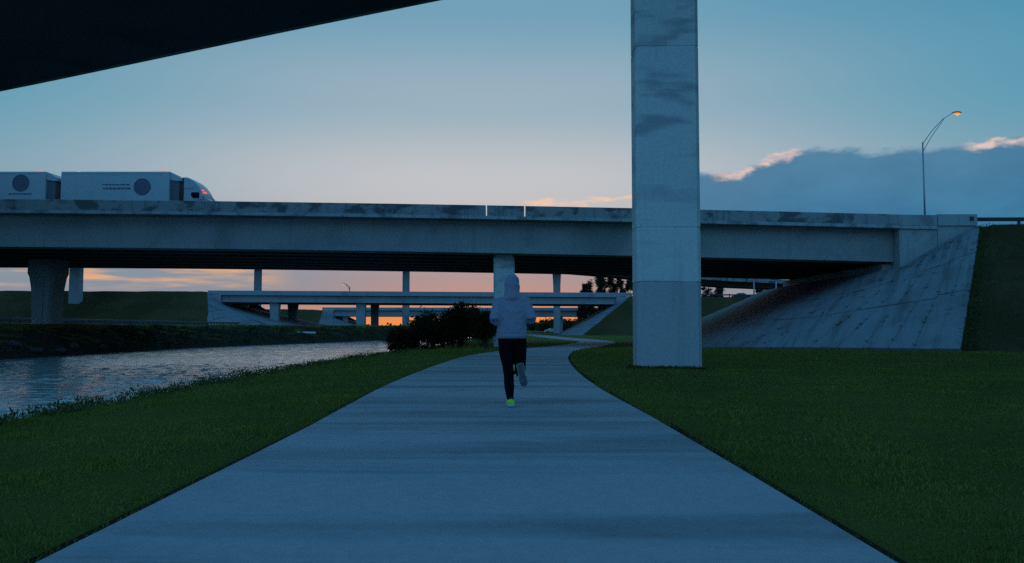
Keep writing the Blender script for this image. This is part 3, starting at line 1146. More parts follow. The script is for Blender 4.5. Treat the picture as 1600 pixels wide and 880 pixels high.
zr2 = zt2(_b2.x)
rx = _b2.x
TR = [(rx - 1.2, Y2 + 21, zr2 - 3.4), (rx - 1.2, Y2 + 1, zr2 - 3.3), (rx + 0.2, Y2 - 0.1, zr2 - 2.5), (rx + 3.4, Y2 - 0.1, zr2 - 0.9)]
br, br2 = at(872, 524, 176), at(911, 524.5, 167)
BR = [(br.x + 1.5, Y2 + 21, -0.5), (br.x, Y2 - 4, -0.5), ((br.x + br2.x) / 2, 174, -0.5), (br2.x, 167, -0.5)]
paving('slope_paving', 'pale strip of slope paving at the second bridge, left of tall pier', TR, BR, [0, 0.2, 0.4, 0.52, 0.62, 0.72, 0.81, 0.9, 1], [0, 0.35, 0.7, 1], 'slope_concrete', 0.10, 0.3, 0.02)
zcr = at(1140, 465.5, Y2).z
grid_mesh('embankment', [
    [(br2.x - 0.3, 167, -0.65), (br2.x + 10, 165.5, -0.65), (60, 165, -0.6), (220, 165, -0.6)],
    [(rx + 3.2, Y2 - 0.1, zr2 - 0.95), (rx + 10, Y2, zr2 - 0.75), (60, Y2, zcr), (220, Y2, zcr - 0.4)],
    [(rx + 2, Y2 + 22, zr2 - 0.95), (rx + 10, Y2 + 22, zr2 - 0.9), (60, Y2 + 22, zcr - 0.1), (220, Y2 + 22, zcr - 0.4)],
    [(rx - 10, Y2 + 42, -0.7), (rx + 10, Y2 + 42, -0.7), (60, Y2 + 42, -0.7), (220, Y2 + 42, -0.7)]], 'dry_turf', noise=0.14)

# --- third bridge
Y3 = 285.0
_a3, _b3 = at(521, 480.5, Y3), at(930, 481, Y3)


def zt3(x):
    return _a3.z + (_b3.z - _a3.z) * (x - _a3.x) / (_b3.x - _a3.x)


B3 = bridge('highway_bridge', 'farthest and smallest concrete highway bridge, low against the orange sunset', _a3.x, _b3.x, Y3, 18.0, zt3,
            [-40, -10], (), 5, 3.1, ('far_concrete', 'far_concrete', 'far_concrete'), 0.8)
far_abutment(B3, _a3.x, -1, Y3, 18, zt3, 4.0)
far_abutment(B3, _b3.x, 1, Y3, 18, zt3, 6.0)
for pxc, w in ((873, 13), (540, 8)):
    b = at(pxc, 520, Y3 + 3)
    column(B3, b.x, b.y, -0.8, zt3(b.x) - 3.12, w * Y3 / 1250, 1.8, 1.0)
lx3 = _a3.x
z3 = zt3(lx3)
TL3 = [(lx3 + 1, Y3 + 18, z3 - 4), (lx3 + 1, Y3 + 1, z3 - 4), (lx3 - 0.2, Y3 - 0.1, z3 - 3.0), (lx3 - 4.0, Y3 - 0.1, z3 - 1.0)]
b3a, b3b = at(563, 511, 273), at(493, 511, 270)
BL3 = [(b3a.x + 4, Y3 + 18, 0.9), (b3a.x, 273, 0.9), ((b3a.x + b3b.x) / 2, 271, 0.9), (b3b.x, 270, 0.9)]
paving('slope_paving', 'small far slope paving at the left end of the farthest bridge', TL3, BL3, [0, 0.2, 0.4, 0.55, 0.7, 0.85, 1], [0, 0.5, 1], 'slope_concrete', 0.12, 0.3, 0.02)
grid_mesh('embankment', [
    [(b3b.x + 0.4, 270, 0.8), (b3b.x - 8, 268, 0.8), (-140, 266, 0.8), (-300, 262, 0.8)],
    [(lx3 - 3.8, Y3 - 0.1, z3 - 1.0), (lx3 - 10, Y3, z3 - 0.7), (-140, Y3, z3 - 0.5), (-300, Y3, z3 - 0.5)],
    [(lx3 - 2, Y3 + 19, z3 - 1.0), (lx3 - 10, Y3 + 19, z3 - 0.8), (-140, Y3 + 19, z3 - 0.5), (-300, Y3 + 19, z3 - 0.5)],
    [(lx3 + 8, Y3 + 38, 0.5), (lx3 - 10, Y3 + 38, 0.5), (-140, Y3 + 38, 0.5), (-300, Y3 + 38, 0.5)]], 'dry_turf', noise=0.14)
rx3 = _b3.x
grid_mesh('embankment', [
    [(rx3 - 9, Y3 - 3, -0.6), (rx3 + 6, Y3 - 16, -0.6), (90, Y3 - 18, -0.6), (260, Y3 - 18, -0.6)],
    [(rx3 + 0.5, Y3 + 0.5, z3 - 1.6), (rx3 + 8, Y3, z3 - 0.8), (90, Y3, z3 - 0.8), (260, Y3, z3 - 0.8)],
    [(rx3 + 0.5, Y3 + 18, z3 - 1.6), (rx3 + 8, Y3 + 19, z3 - 0.8), (90, Y3 + 19, z3 - 0.8), (260, Y3 + 19, z3 - 0.8)],
    [(rx3 - 9, Y3 + 26, -0.6), (rx3 + 6, Y3 + 38, -0.6), (90, Y3 + 38, -0.6), (260, Y3 + 38, -0.6)]], 'dry_turf', noise=0.14)

# ------------------------------------------------------------------ the high flyover: overhead at left, curving round behind
FLY = [(115, -26, 13.6), (75, -9, 13.8), (38, 8.0, 14.05), (4.25, 23.3, 14.1), (-12.3, 31.0, 14.1), (-34.7, 41.9, 14.1), (-49, 48.8, 14.4), (-63, 60, 15.0), (-75, 82, 15.3), (-86, 112, 15.5),
       (-95, 148, 15.9), (-97, 178.7, 16.4), (-88, 204, 17.0), (-69, 218, 17.6), (-31.2, 236, 18.3), (13.2, 247, 18.2), (58, 250, 14.4), (84, 250, 13.0), (120, 250, 10.5), (170, 250, 8.6)]
FS = catmull(FLY, 8)
FLYOVER = empty('flyover')
tag(FLYOVER, 'high curved concrete flyover overhead, its dark underside filling the upper left corner, with tall piers', 'flyover')


def build_flyover():
    W = 7.3
    # travel runs right to left over the camera; o>0 is to the right of travel = the far side
    deck = [(-W, 1.55), (-W, 1.85), (W, 1.85), (W, 1.55), (W - 2.4, 1.25), (-W + 2.4, 1.25)]
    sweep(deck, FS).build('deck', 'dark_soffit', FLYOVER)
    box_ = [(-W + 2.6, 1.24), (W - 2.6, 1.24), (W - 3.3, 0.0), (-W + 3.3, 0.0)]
    sweep(box_, FS).build('box_girder', 'shaded_concrete', FLYOVER)
    for s in (1, -1):
        pr = [(s * (W + 0.03), 1.50), (s * (W + 0.03), 2.66), (s * (W - 0.2), 2.70), (s * (W - 0.3), 1.87), (s * (W - 0.3), 1.50)]
        sweep(pr if s < 0 else pr[::-1], FS).build('parapet', 'parapet_concrete', FLYOVER)
    sweep([(-W + 0.5, 1.88), (-W + 0.5, 1.92), (W - 0.5, 1.92), (W - 0.5, 1.88)], FS).build('road_surface', 'asphalt', FLYOVER)


build_flyover()


def tall_pier():
    # the big pier right of the path: chamfered rectangle with form joints
    a, b = at(997, 577, 20.9), at(1098.5, 577, 20.9)
    cx, w = (a.x + b.x) / 2, b.x - a.x
    taper = 0.995
    D = 0.95
    zs = []
    joints = [at(1040, 446, 22.4).z, at(1040, 366, 22.4).z, at(1040, 101, 22.4).z, 11.9]
    for zj in joints:
        zs += [(zj - 0.022, 0), (zj - 0.008, -0.014), (zj + 0.008, -0.014), (zj + 0.022, 0)]
    zs = [(-0.6, 0)] + sorted(zs) + [(14.12, 0)]
    rings = []
    for z, ins in zs:
        k = 1 + (taper - 1) * (z / 15)
        rings.append(chamfer_rect(cx + 0.02 * z / 15, 20.9 + D / 2, z, w / 2 * k + ins, D / 2 + ins, 0.10))
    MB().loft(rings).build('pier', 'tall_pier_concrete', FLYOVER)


tall_pier()
# piers further round the curve
def fly_z(x, y):
    return min(FS, key=lambda p: (p.x - x) ** 2 + (p.y - y) ** 2).z + 0.02


for px, Yc, wx, fl in ((119, 178.7, 2.5, 1.0), (403, 218, 1.75, 1.0), (634.5, 236, 1.95, 1.0), (870, 247, 2.0, 1.3)):
    c = at(px, 440, Yc)
    column(FLYOVER, c.x, Yc, -2.0, fly_z(c.x, Yc), wx, 1.6, fl)
for x, y, zb in ((-45, 46.8, 0.6), (-75, 82, 0.8), (-88, 120, 0.8), (58, 250, -1.0)):
    column(FLYOVER, x, y, zb, fly_z(x, y), 1.9, 1.6, 1.0)

# ------------------------------------------------------------------ guardrails
def w_beam(path, mb=None):
    prof = [(0.0, 0.155), (0.06, 0.11), (0.06, 0.06), (0.0, 0.0), (0.06, -0.06), (0.06, -0.11), (0.0, -0.155), (-0.02, -0.155), (0.035, -0.10), (0.035, -0.07), (-0.02, 0.0), (0.035, 0.07), (0.035, 0.10), (-0.02, 0.155)]
    return sweep(prof, path)


def guardrail(label, pts, post_step, zf, h=0.58, wide=0.15, side=-1):
    root = empty('guardrail')
    tag(root, label, 'guardrail')
    P = [Vector(p) for p in pts]
    w_beam([(p.x, p.y, zf(p) + h) for p in P]).build('rail', 'guardrail_steel', root)
    L = sum((b - a).length for a, b in zip(P, P[1:]))
    n = int(L / post_step)
    d = 0
    me = None
    for k in range(n + 1):
        s = k * post_step
        acc = 0
        for a, b in zip(P, P[1:]):
            l = (b - a).length
            if acc + l >= s:
                q = a.lerp(b, (s - acc) / l)
                t = (b - a).normalized()
                break
            acc += l
        nr = Vector((t.y, -t.x, 0))
        q = q - nr * 0.14
        if me is None:
            o = MB().box((0, 0, (h + 0.17) / 2 - 0.2), (wide, wide, h + 0.17 + 0.4)).build('post', 'bark' if False else 'dark_steel', root)
            me = o.data
        else:
            o = link('post', me, None, root)
        o.location = (q.x, q.y, zf(q))
    return root


guardrail('long steel guardrail along the road on the far bank of the canal', [(-54.5, 76, 0), (-55, 120, 0), (-57.5, 160, 0), (-60, 192, 0)], 1.905,
          lambda p: interp(p.y, [0, 90, 200, 400], [1.25, 1.45, 1.6, 1.2]), 0.60, 0.2)
zE = ZE1 - 0.86
guardrail('dark steel guardrail on top of the grassy bank at the right edge', [(X3 + 0.05, Y1 + 0.3, 0), (46, Y1 + 0.45, 0), (60, Y1 + 0.6, 0)], 3.4,
          lambda p: zE - 0.03 + (p.x - X3) * 0.004, 0.55, 0.16)
guardrail('thin guardrail seen in the gap under the nearest bridge, right of tall pier', [(rx + 3.6, Y2 + 0.6, 0), (60, Y2 + 0.8, 0), (100, Y2 + 0.8, 0)], 3.8,
          lambda p: interp(p.x, [rx + 3, rx + 10, 60, 220], [zr2 - 0.9, zr2 - 0.75, zcr, zcr - 0.4]), 0.62, 0.2)

sh = sweep([(-1.6, 0.0), (1.6, 0.0), (1.6, 0.05), (-1.6, 0.05)], [(x, y, interp(y, [0, 90, 200, 400], [1.25, 1.45, 1.6, 1.2]) + 0.09) for x, y in ((-52.6, 60), (-52.9, 100), (-54.5, 140), (-58, 192))]).build('road_shoulder', 'path_concrete')
tag(sh, kind='structure')

# ------------------------------------------------------------------ street lamps
def street_lamp(label, base, h, arm_dx, arm_dz, k=1.0, lit='sodium_lamp'):
    hs = min(k, 1.0)
    root = empty('street_lamp', base)
    tag(root, label, 'street lamp', 'lit sodium street lamps')
    MB().tube([(0, 0, 0), (0, 0, h * 0.5), (0, 0, h)], [0.13 * k, 0.11 * k, 0.085 * k], 10).build('pole', 'galvanised', root, True)
    MB().box((0, 0, 0.05), (0.4, 0.4, 0.1)).build('base_plate', 'galvanised', root)
    up = [(0, 0, h - 0.05), (arm_dx * 0.3, 0, h + arm_dz * 0.40), (arm_dx * 0.65, 0, h + arm_dz * 0.78), (arm_dx, 0, h + arm_dz)]
    lo = [(0, 0, h - 0.75), (arm_dx * 0.3, 0, h + arm_dz * 0.40 - 0.45), (arm_dx * 0.6, 0, h + arm_dz * 0.78 - 0.35), (arm_dx * 0.72, 0, h + arm_dz * 0.83)]
    MB().tube(up, 0.045 * k, 8).build('arm', 'galvanised', root, True)
    MB().tube(lo, 0.04 * k, 8).build('brace', 'galvanised', root, True)
    MB().tube([(0, 0, h - 0.02), (0, 0, h + 0.1)], [0.1 * k, 0.04], 10).build('cap', 'galvanised', root, True)
    s = 1 if arm_dx > 0 else -1
    hd = MB()
    hd.tube([(arm_dx - 0.1 * s, 0, h + arm_dz - 0.02), (arm_dx + 0.12 * s, 0, h + arm_dz + 0.04), (arm_dx + 0.5 * s, 0, h + arm_dz + 0.05), (arm_dx + 0.72 * s, 0, h + arm_dz)], [(0.05, 0.05), (0.16 * hs, 0.10 * hs), (0.17 * hs, 0.11 * hs), (0.07, 0.05)], 12)
    hd.build('luminaire', 'galvanised', root, True)
    MB().tube([(arm_dx + 0.08 * s, 0, h + arm_dz - 0.09), (arm_dx + 0.36 * s, 0, h + arm_dz - 0.13), (arm_dx + 0.62 * s, 0, h + arm_dz - 0.09)], [(0.07, 0.05), (0.16, 0.12), (0.07, 0.05)], 12).build('lamp_glass', lit, root, True)
    ld = bpy.data.lights.new('lamp_light', 'POINT')
    ld.energy = 8
    ld.color = (1.0, 0.5, 0.15)
    ld.shadow_soft_size = 0.15
    lo_ = bpy.data.objects.new('lamp_light', ld)
    COL.objects.link(lo_)
    lo_.parent = root
    lo_.location = (arm_dx + 0.36 * s, 0, h + arm_dz - 0.45)
    return root


lb = at(1445, 335, 72)
zlb = ZE1 - 0.8
lt = at(1442, 224, 72)
la = at(1490, 176, 72)
street_lamp('tall lit orange street lamp rising behind the right end of the nearest bridge', (lb.x, 72, zlb), lt.z - zlb, la.x - lt.x, la.z - lt.z, 0.75)
fb = at(548, 456, 209)
ft = at(548, 449, 209)
fa = at(540, 443.5, 209)
street_lamp('tiny far lit street lamp above the deck of the second bridge', (fb.x, 207.5, zt2(fb.x) - 0.9), ft.z - zt2(fb.x) + 0.9, fa.x - ft.x, fa.z - ft.z, 1.6)

# ------------------------------------------------------------------ truck on the near bridge
def truck():
    Yt = 64.6                                            # near-side face
    W = 2.55
    yc = Yt + W / 2
    road = lambda x: zt1(x) - 0.77
    root = empty('semi_truck', (0, 0, 0))
    tag(root, 'white semi truck pulling two box trailers along the nearest bridge', 'truck')

    def trailer(xa, xb, badge, lines):
        zb = road((xa + xb) / 2)
        ztop = at((xa * 1250 / 65 + 800), 268, Yt).z
        f = zb + 1.2
        c = 0.06
        prof = [(-W / 2, f), (-W / 2, ztop - c), (-W / 2 + c, ztop), (W / 2 - c, ztop), (W / 2, ztop - c), (W / 2, f)]
        r = 0.1
        rings = []
        for x, inset in ((xa, 0.02), (xa + 0.04, 0), (xb - 0.04, 0), (xb, 0.02)):
            rings.append([Vector((x, yc + o * (1 - inset / (W / 2)), z)) for o, z in prof])
        t = MB().loft(rings).build('trailer', 'trailer_white', root)
        # sloping nose cap and the dark cooling unit below it
        def nose(name, pts, mat, hw):
            rings = [[Vector((px_, yc + yy, pz)) for px_, pz in pts] for yy in (-hw, hw)]
            MB().loft(rings).build(name, mat, t)
        nose('nose_cap', [(xb + 0.01, ztop - 0.03), (xb + 0.22, ztop - 0.12), (xb + 0.88, ztop - 0.50), (xb + 0.88, ztop - 0.74), (xb + 0.5, ztop - 0.74), (xb + 0.01, ztop - 0.66)], 'trailer_white', 1.1)
        nose('cooling_unit', [(xb + 0.01, ztop - 0.68), (xb + 0.5, ztop - 0.76), (xb + 0.72, ztop - 0.76), (xb + 0.72, f + 0.1), (xb + 0.01, f + 0.1)], 'unit_grey', 1.02)
        # wall seams, rails and floor
        MB().box(((xa + xb) / 2, yc - W / 2 - 0.012, f + 0.09), (xb - xa - 0.5, 0.03, 0.18)).build('bottom_rail', 'galvanised', t)
        MB().box(((xa + xb) / 2 - 0.1, yc - W / 2 - 0.010, ztop - 0.13), (xb - xa - 0.8, 0.024, 0.12)).build('top_rail', 'trailer_white', t)
        for k in range(1, 7):
            xx = xa + (xb - xa) * k / 7
            MB().box((xx, yc - W / 2 - 0.004, (f + ztop) / 2), (0.05, 0.012, ztop - f - 0.45)).build('wall_rib', 'trailer_white', t)
        # markers
        MB().box((xb - r - 0.45, yc - W / 2 + 0.16, ztop + 0.03), (0.5, 0.12, 0.08)).build('marker_light', 'red_marker', t)
        MB().box((xa + 1.3, yc - W / 2 + 0.2, ztop + 0.025), (0.3, 0.1, 0.05)).build('marker_light', 'amber_marker', t)
        # badge: dark disc, paler ring and unreadable marks
        bx, bz = badge
        def disc(r0, r1, y, name, mat, sx=1.0, n=36):
            vs, fs = [], []
            for k in range(n):
                a = 2 * math.pi * k / n
                for rr in (r0, r1):
                    for yy in (y, y + 0.012):
                        vs.append((bx + sx * rr * math.cos(a), yy, bz + rr * math.sin(a)))
            for k in range(n):
                a, b = 4 * k, 4 * ((k + 1) % n)
                fs += [(a, a + 2, b + 2, b), (a + 2, a + 3, b + 3, b + 2), (a + 1, b + 1, b + 3, a + 3)]
            mesh(name, vs, fs, mat, t)
        disc(0.001, 0.70, yc - W / 2 - 0.018, 'badge', 'navy_print')
        disc(0.42, 0.46, yc - W / 2 - 0.024, 'badge_ring', 'pale_print')
        for zz, ww in ((0.18, 0.40), (0.06, 0.5), (-0.08, 0.46), (-0.20, 0.3)):
            MB().box((bx, yc - W / 2 - 0.026, bz + zz), (ww, 0.008, 0.05)).build('badge_mark', 'pale_print', t)
        for lx_, lz, lw, lh in lines:
            x = lx_ - lw / 2
            while x < lx_ + lw / 2:
                w = random.uniform(0.10, 0.30)
                MB().box((x + w / 2, yc - W / 2 - 0.02, lz), (w, 0.008, lh)).build('lettering', 'navy_print', t)
                x += w + 0.07
        # chassis and wheels
        MB().box(((xa + xb) / 2, yc, f - 0.16), (xb - xa - 0.6, 1.0, 0.25)).build('chassis', 'dark_steel', t)
        for wx in (xa + 1.0, xa + 1.0 + 1.25):
            for sy in (-1, 1):
                MB().tube([(wx, yc + sy * (W / 2 - 0.02), zb + 0.5), (wx, yc + sy * (W / 2 - 0.58), zb + 0.5)], 0.5, 20).build('wheel', 'black_rubber', t)
        return t

    X = lambda px: (px - 803) * Yt / 1250 * 1.003
    Zp = lambda py, px=200: at(px, py, Yt).z
    trailer(X(94), X(264), (X(222), Zp(292)), [(X(180), Zp(288.5), 2.1, 0.10), (X(180), Zp(294.5), 2.0, 0.13)])
    trailer(X(-100), X(69), (X(31), Zp(286)), [(X(29), Zp(303), 1.7, 0.10)])
    # converter dolly between the trailers
    zd = road(X(88))
    MB().box((X(86), yc, zd + 0.85), (1.8, 1.0, 0.25)).build('dolly', 'dark_steel', root)
    for sy in (-1, 1):
        MB().tube([(X(74), yc + sy * 1.22, zd + 0.5), (X(74), yc + sy * 0.7, zd + 0.5)], 0.5, 20).build('wheel', 'black_rubber', root)
    # tractor
    xb, xf = X(284), X(327)
    zr = road(X(300))
    prof = [(X(285.5), zr + 0.9), (X(285.5), Zp(277.5, 290)), (X(287.5), Zp(276, 290)), (X(293), Zp(277.2, 300)), (X(300), Zp(281, 300)), (X(306.5), Zp(286.5, 306)), (X(311.5), Zp(293, 312)), (X(315), Zp(299.5)), (X(320), Zp(307.5)),
            (X(324), Zp(310)), (X(330), Zp(313.5)), (X(336), zr + 1.55), (X(339), zr + 1.2), (X(339), zr + 0.45), (X(330), zr + 0.4), (X(318), zr + 0.55), (X(300), zr + 0.6)]
    zmid = zr + 0.4
    rings = []
    for yy, k in ((-1.22, 0.93), (-1.05, 1.0), (0, 1.015), (1.05, 1.0), (1.22, 0.93)):
        cxm = sum(p[0] for p in prof) / len(prof)
        rings.append([Vector((cxm + (px_ - cxm) * (1 - (1 - k) * 0.4), yc + yy, zmid + (pz - zmid) * (1 - (1 - k) * 0.35))) for px_, pz in prof])
    cab = MB().loft(rings).build('cab', 'cab_white', root, True)
    for p in cab.data.polygons:
        p.use_smooth = abs(p.normal.y) < 0.8
    yn = yc - 1.245
    def side_poly(name, pts, mat, y=yn, th=0.04):
        vs = [(a, y, b) for a, b in pts] + [(a, y + th, b) for a, b in pts]
        n = len(pts)
        mesh(name, vs, [tuple(range(n)), tuple(range(2 * n - 1, n - 1, -1))] + [(k, (k + 1) % n, n + (k + 1) % n, n + k) for k in range(n)], mat, cab)
    side_poly('side_window', [(X(299), Zp(300.5)), (X(311), Zp(300.5)), (X(316), Zp(309)), (X(302), Zp(309.5)), (X(298.5), Zp(305))], 'dark_glass')
    side_poly('door_seam', [(X(285.5), Zp(294)), (X(303), Zp(294)), (X(303), Zp(294.6)), (X(285.5), Zp(294.6))], 'galvanised')
    side_poly('fairing_edge', [(X(284.5), Zp(278)), (X(287), Zp(277)), (X(287), zr + 1.0), (X(284.5), zr + 1.0)], 'dark_plate')
    MB().box((X(309.5), yc - 0.75, Zp(296.3)), (0.5, 0.4, 0.07)).build('marker_light', 'red_marker', cab)
    MB().box((X(317), yc - 0.9, Zp(300.5)), (0.3, 0.3, 0.09)).build('marker_light', 'red_marker', cab)
    MB().box((X(316), yn - 0.22, Zp(306.5)), (0.14, 0.3, 0.6)).build('mirror', 'cab_white', cab)
    wsr = [[Vector((X(px_), yc + yy, Zp(pz) + dz)) for px_, pz, dz in ((315.2, 299.5, 0.04), (319.8, 307.0, 0.05), (319.0, 307.4, -0.05), (314.4, 300, -0.06))] for yy in (-1.0, 1.0)]
    MB().loft(wsr).build('windscreen', 'dark_glass', cab)
    MB().box((X(276), yc, zr + 0.85), (3.6, 0.9, 0.3)).build('frame', 'dark_steel', root)
    for wx in (X(266), X(284), X(333)):
        for sy in (-1, 1):
            MB().tube([(wx, yc + sy * 1.24, zr + 0.5), (wx, yc + sy * 0.75, zr + 0.5)], 0.5, 20).build('wheel', 'black_rubber', root)
    rebase(root, (X(200), yc, road(X(200))))


truck()

# ------------------------------------------------------------------ small far vehicles
def car(label, loc, rz, body, length=4.5, scale=1.0, tail=False):
    root = empty('car', loc)
    root.rotation_euler = (0, 0, rz)
    root.scale = (scale,) * 3
    tag(root, label, 'car')
    prof = [(-2.2, 0.35), (-2.25, 0.75), (-2.1, 0.98), (-1.5, 1.05), (-0.9, 1.42), (0.4, 1.46), (1.15, 1.0), (1.95, 0.88), (2.22, 0.65), (2.22, 0.35)]
    rings = []
    for y, k in ((-0.88, 0.93), (-0.80, 1.0), (0.80, 1.0), (0.88, 0.93)):
        rings.append([Vector((x * (0.99 if k < 1 else 1), y * (0.86 if z > 1.1 else 1), 0.35 + (z - 0.35) * (k if z > 1 else 1))) for x, z in prof])
    b = MB().loft(rings).build('body', body, root)
    for s in (-1, 1):
        vs = [(-1.30, s * 0.86, 1.02), (-0.85, s * 0.775, 1.34), (0.35, s * 0.775, 1.37), (0.95, s * 0.86, 1.02)]
        vs += [(a, y_ - s * 0.06, z_) for a, y_, z_ in vs]
        mesh('side_window', vs, [(0, 1, 2, 3), (7, 6, 5, 4), (0, 4, 5, 1), (1, 5, 6, 2), (2, 6, 7, 3), (3, 7, 4, 0)], 'dark_glass', b)
        for wx in (-1.35, 1.4):
            MB().tube([(wx, s * 0.90, 0.33), (wx, s * 0.68, 0.33)], 0.33, 16).build('wheel', 'black_rubber', root)
        MB().box((-2.24, s * 0.68, 0.82), (0.06, 0.3, 0.14)).build('tail_light', 'tail_red' if tail else 'dark_plate', root)
        MB().box((2.2, s * 0.65, 0.68), (0.06, 0.3, 0.14)).build('headlight', 'pvc_white', root)
    return root


cw = at(861, 521, 275)
car('small white car far off beside a pier under the farthest bridge', (cw.x, 275, ground_z(cw.x, 275) + 0.02), R(200), 'car_white')
cd = at(1153, 465, 195)
car('dark car passing behind the thin guardrail in the gap under the nearest bridge', (cd.x, 192, zcr - 0.04), R(0), 'car_dark', tail=True)

# sign frame right of the gap
def sign_frame():
    a, b = at(1177.5, 466, 150), at(1212.5, 456, 120)
    root = empty('sign_gantry', (at(1178, 465, 186).x, 186.5, zcr - 0.6))
    tag(root, 'thin galvanised sign frame in the gap under the nearest bridge', 'sign frame')
    Yg = 186.5
    p1, p2 = at(1178, 465, Yg), at(1212.5, 456, Yg)
    t1, t2 = at(1178, 438, Yg), at(1212.5, 439, Yg)
    o = root.location
    d = lambda p: (p.x - o.x, p.y - o.y, p.z - o.z)
    MB().tube([d(Vector((p1.x, Yg, zcr - 0.6))), d(t1)], 0.16, 10).build('post', 'galvanised', root, True)
    MB().tube([d(Vector((p2.x, Yg, zcr - 0.6))), d(t2)], 0.16, 10).build('post', 'galvanised', root, True)
    MB().tube([d(t1), d(t2)], 0.13, 10).build('beam', 'galvanised', root, True)


sign_frame()

# ------------------------------------------------------------------ vegetation
def leaf_mesh(name, centers, size, mat, parent=None, aspect=0.5, droop=0.0, seed=0):
    r = np.random.default_rng(seed)
    n = len(centers)
    C = np.asarray(centers, dtype=np.float64)
    a = r.normal(size=(n, 3))
    a[:, 2] -= droop
    a /= np.linalg.norm(a, axis=1)[:, None]
    b = np.cross(a, r.normal(size=(n, 3)))
    b /= np.linalg.norm(b, axis=1)[:, None] + 1e-9
    s = size * r.uniform(0.6, 1.4, n)[:, None]
    V = np.empty((n, 4, 3))
    V[:, 0] = C
    V[:, 1] = C + a * s * 0.5 + b * s * aspect * 0.5
    V[:, 2] = C + a * s
    V[:, 3] = C + a * s * 0.5 - b * s * aspect * 0.5
    me = bpy.data.meshes.new(name)
    me.vertices.add(4 * n)
    me.vertices.foreach_set('co', V.reshape(-1))
    me.loops.add(4 * n)
    me.loops.foreach_set('vertex_index', np.arange(4 * n, dtype=np.int32))
    me.polygons.add(n)
    me.polygons.foreach_set('loop_start', np.arange(0, 4 * n, 4, dtype=np.int32))
    me.update()
    return link(name, me, mat, parent)


def cluster_points(blobs, n, seed, shell=0.55):
    """random points in many small clumps that fill ellipsoids (cx,cy,cz,rx,ry,rz)"""
    r = np.random.default_rng(seed)
    out = []
    vol = np.array([b[3] * b[4] * b[5] for b in blobs]) ** 0.8
    vol /= vol.sum()
    for b, w in zip(blobs, vol):
        m = max(6, int(60 * w * len(blobs) ** 0.5))
        d = r.normal(size=(m, 3))
        d /= np.linalg.norm(d, axis=1)[:, None]
        rad = r.uniform(shell, 1.05, m)[:, None]
        cc = d * rad * np.array(b[3:6]) + np.array(b[:3])
        k = int(n * w / m) + 1
        cs = 0.22 * (b[3] * b[4] * b[5]) ** (1 / 3)
        pts = cc[:, None, :] + r.normal(size=(m, k, 3)) * cs * r.uniform(0.5, 1.3, (m, 1, 1))
        out.append(pts.reshape(-1, 3))
    return np.concatenate(out)


def shrub(label, base, h, w, n, seed, leaf=0.16, name='shrub', group=None, cat='shrub', mat='shrub_leaf', trunk_h=0.25, stems=4):
    root = empty(name, base)
    tag(root, label, cat, group)
    r = random.Random(seed)
    blobs = []
    for k in range(9):
        a = r.uniform(0, 2 * math.pi)
        q = r.uniform(0.15, 0.8)
        zz = r.uniform(trunk_h, 0.82)
        k2 = 1 - 0.55 * max(0, zz - 0.45)
        blobs.append((math.cos(a) * q * w / 2 * k2, math.sin(a) * q * w / 2 * k2, zz * h, w * r.uniform(0.16, 0.30), w * r.uniform(0.16, 0.30), h * r.uniform(0.10, 0.20)))
    blobs.append((0, 0, h * 0.5, w * 0.38, w * 0.38, h * 0.32))
    pts = cluster_points(blobs, n, seed)
    pts = pts[pts[:, 2] > 0.02]
    leaf_mesh('foliage', pts, leaf, mat, root, 0.5, 0.2, seed)
    mb = MB()
    for k in range(stems):
        a = r.uniform(0, 6.28)
        q = r.uniform(0.1, 0.32) * w
        mb.tube([(0.12 * math.cos(a), 0.12 * math.sin(a), -0.15), (q * 0.5 * math.cos(a), q * 0.5 * math.sin(a), h * 0.3), (q * math.cos(a + 0.3), q * math.sin(a + 0.3), h * 0.72)], [0.09, 0.06, 0.02], 7)
    mb.build('stem', 'bark', root, True)
    return root


def place(px, py, Y):
    p = at(px, py, Y)
    return (p.x, Y, ground_z(p.x, Y) - 0.03)


# the dark thicket left of the runner
shrub('low leftmost dark shrub at the canal end of the thicket', place(634, 540, 56), 2.35, 3.0, 9000, 11, 0.15)
shrub('broad dark shrub with ragged top in the left half of the thicket', place(672, 541, 55), 3.05, 3.4, 13000, 12, 0.15)
shrub('tallest dark shrub in the middle of the thicket left of the runner', place(716, 541, 54), 3.15, 3.3, 13000, 13, 0.15)
shrub('dark shrub behind the tallest one in the thicket', place(696, 540, 58), 2.8, 3.0, 8000, 14, 0.15)
shrub('small tree with bare trunk beside the centre bridge pier, right of the thicket', place(757, 540, 52), 2.6, 2.1, 7000, 15, 0.13, 'small_tree', None, 'tree', trunk_h=0.45, stems=3)
shrub('thin sapling standing apart at the water edge left of the thicket', place(601, 545, 50), 0.95, 0.6, 500, 16, 0.10, 'sapling', None, 'sapling', trunk_h=0.5, stems=1)


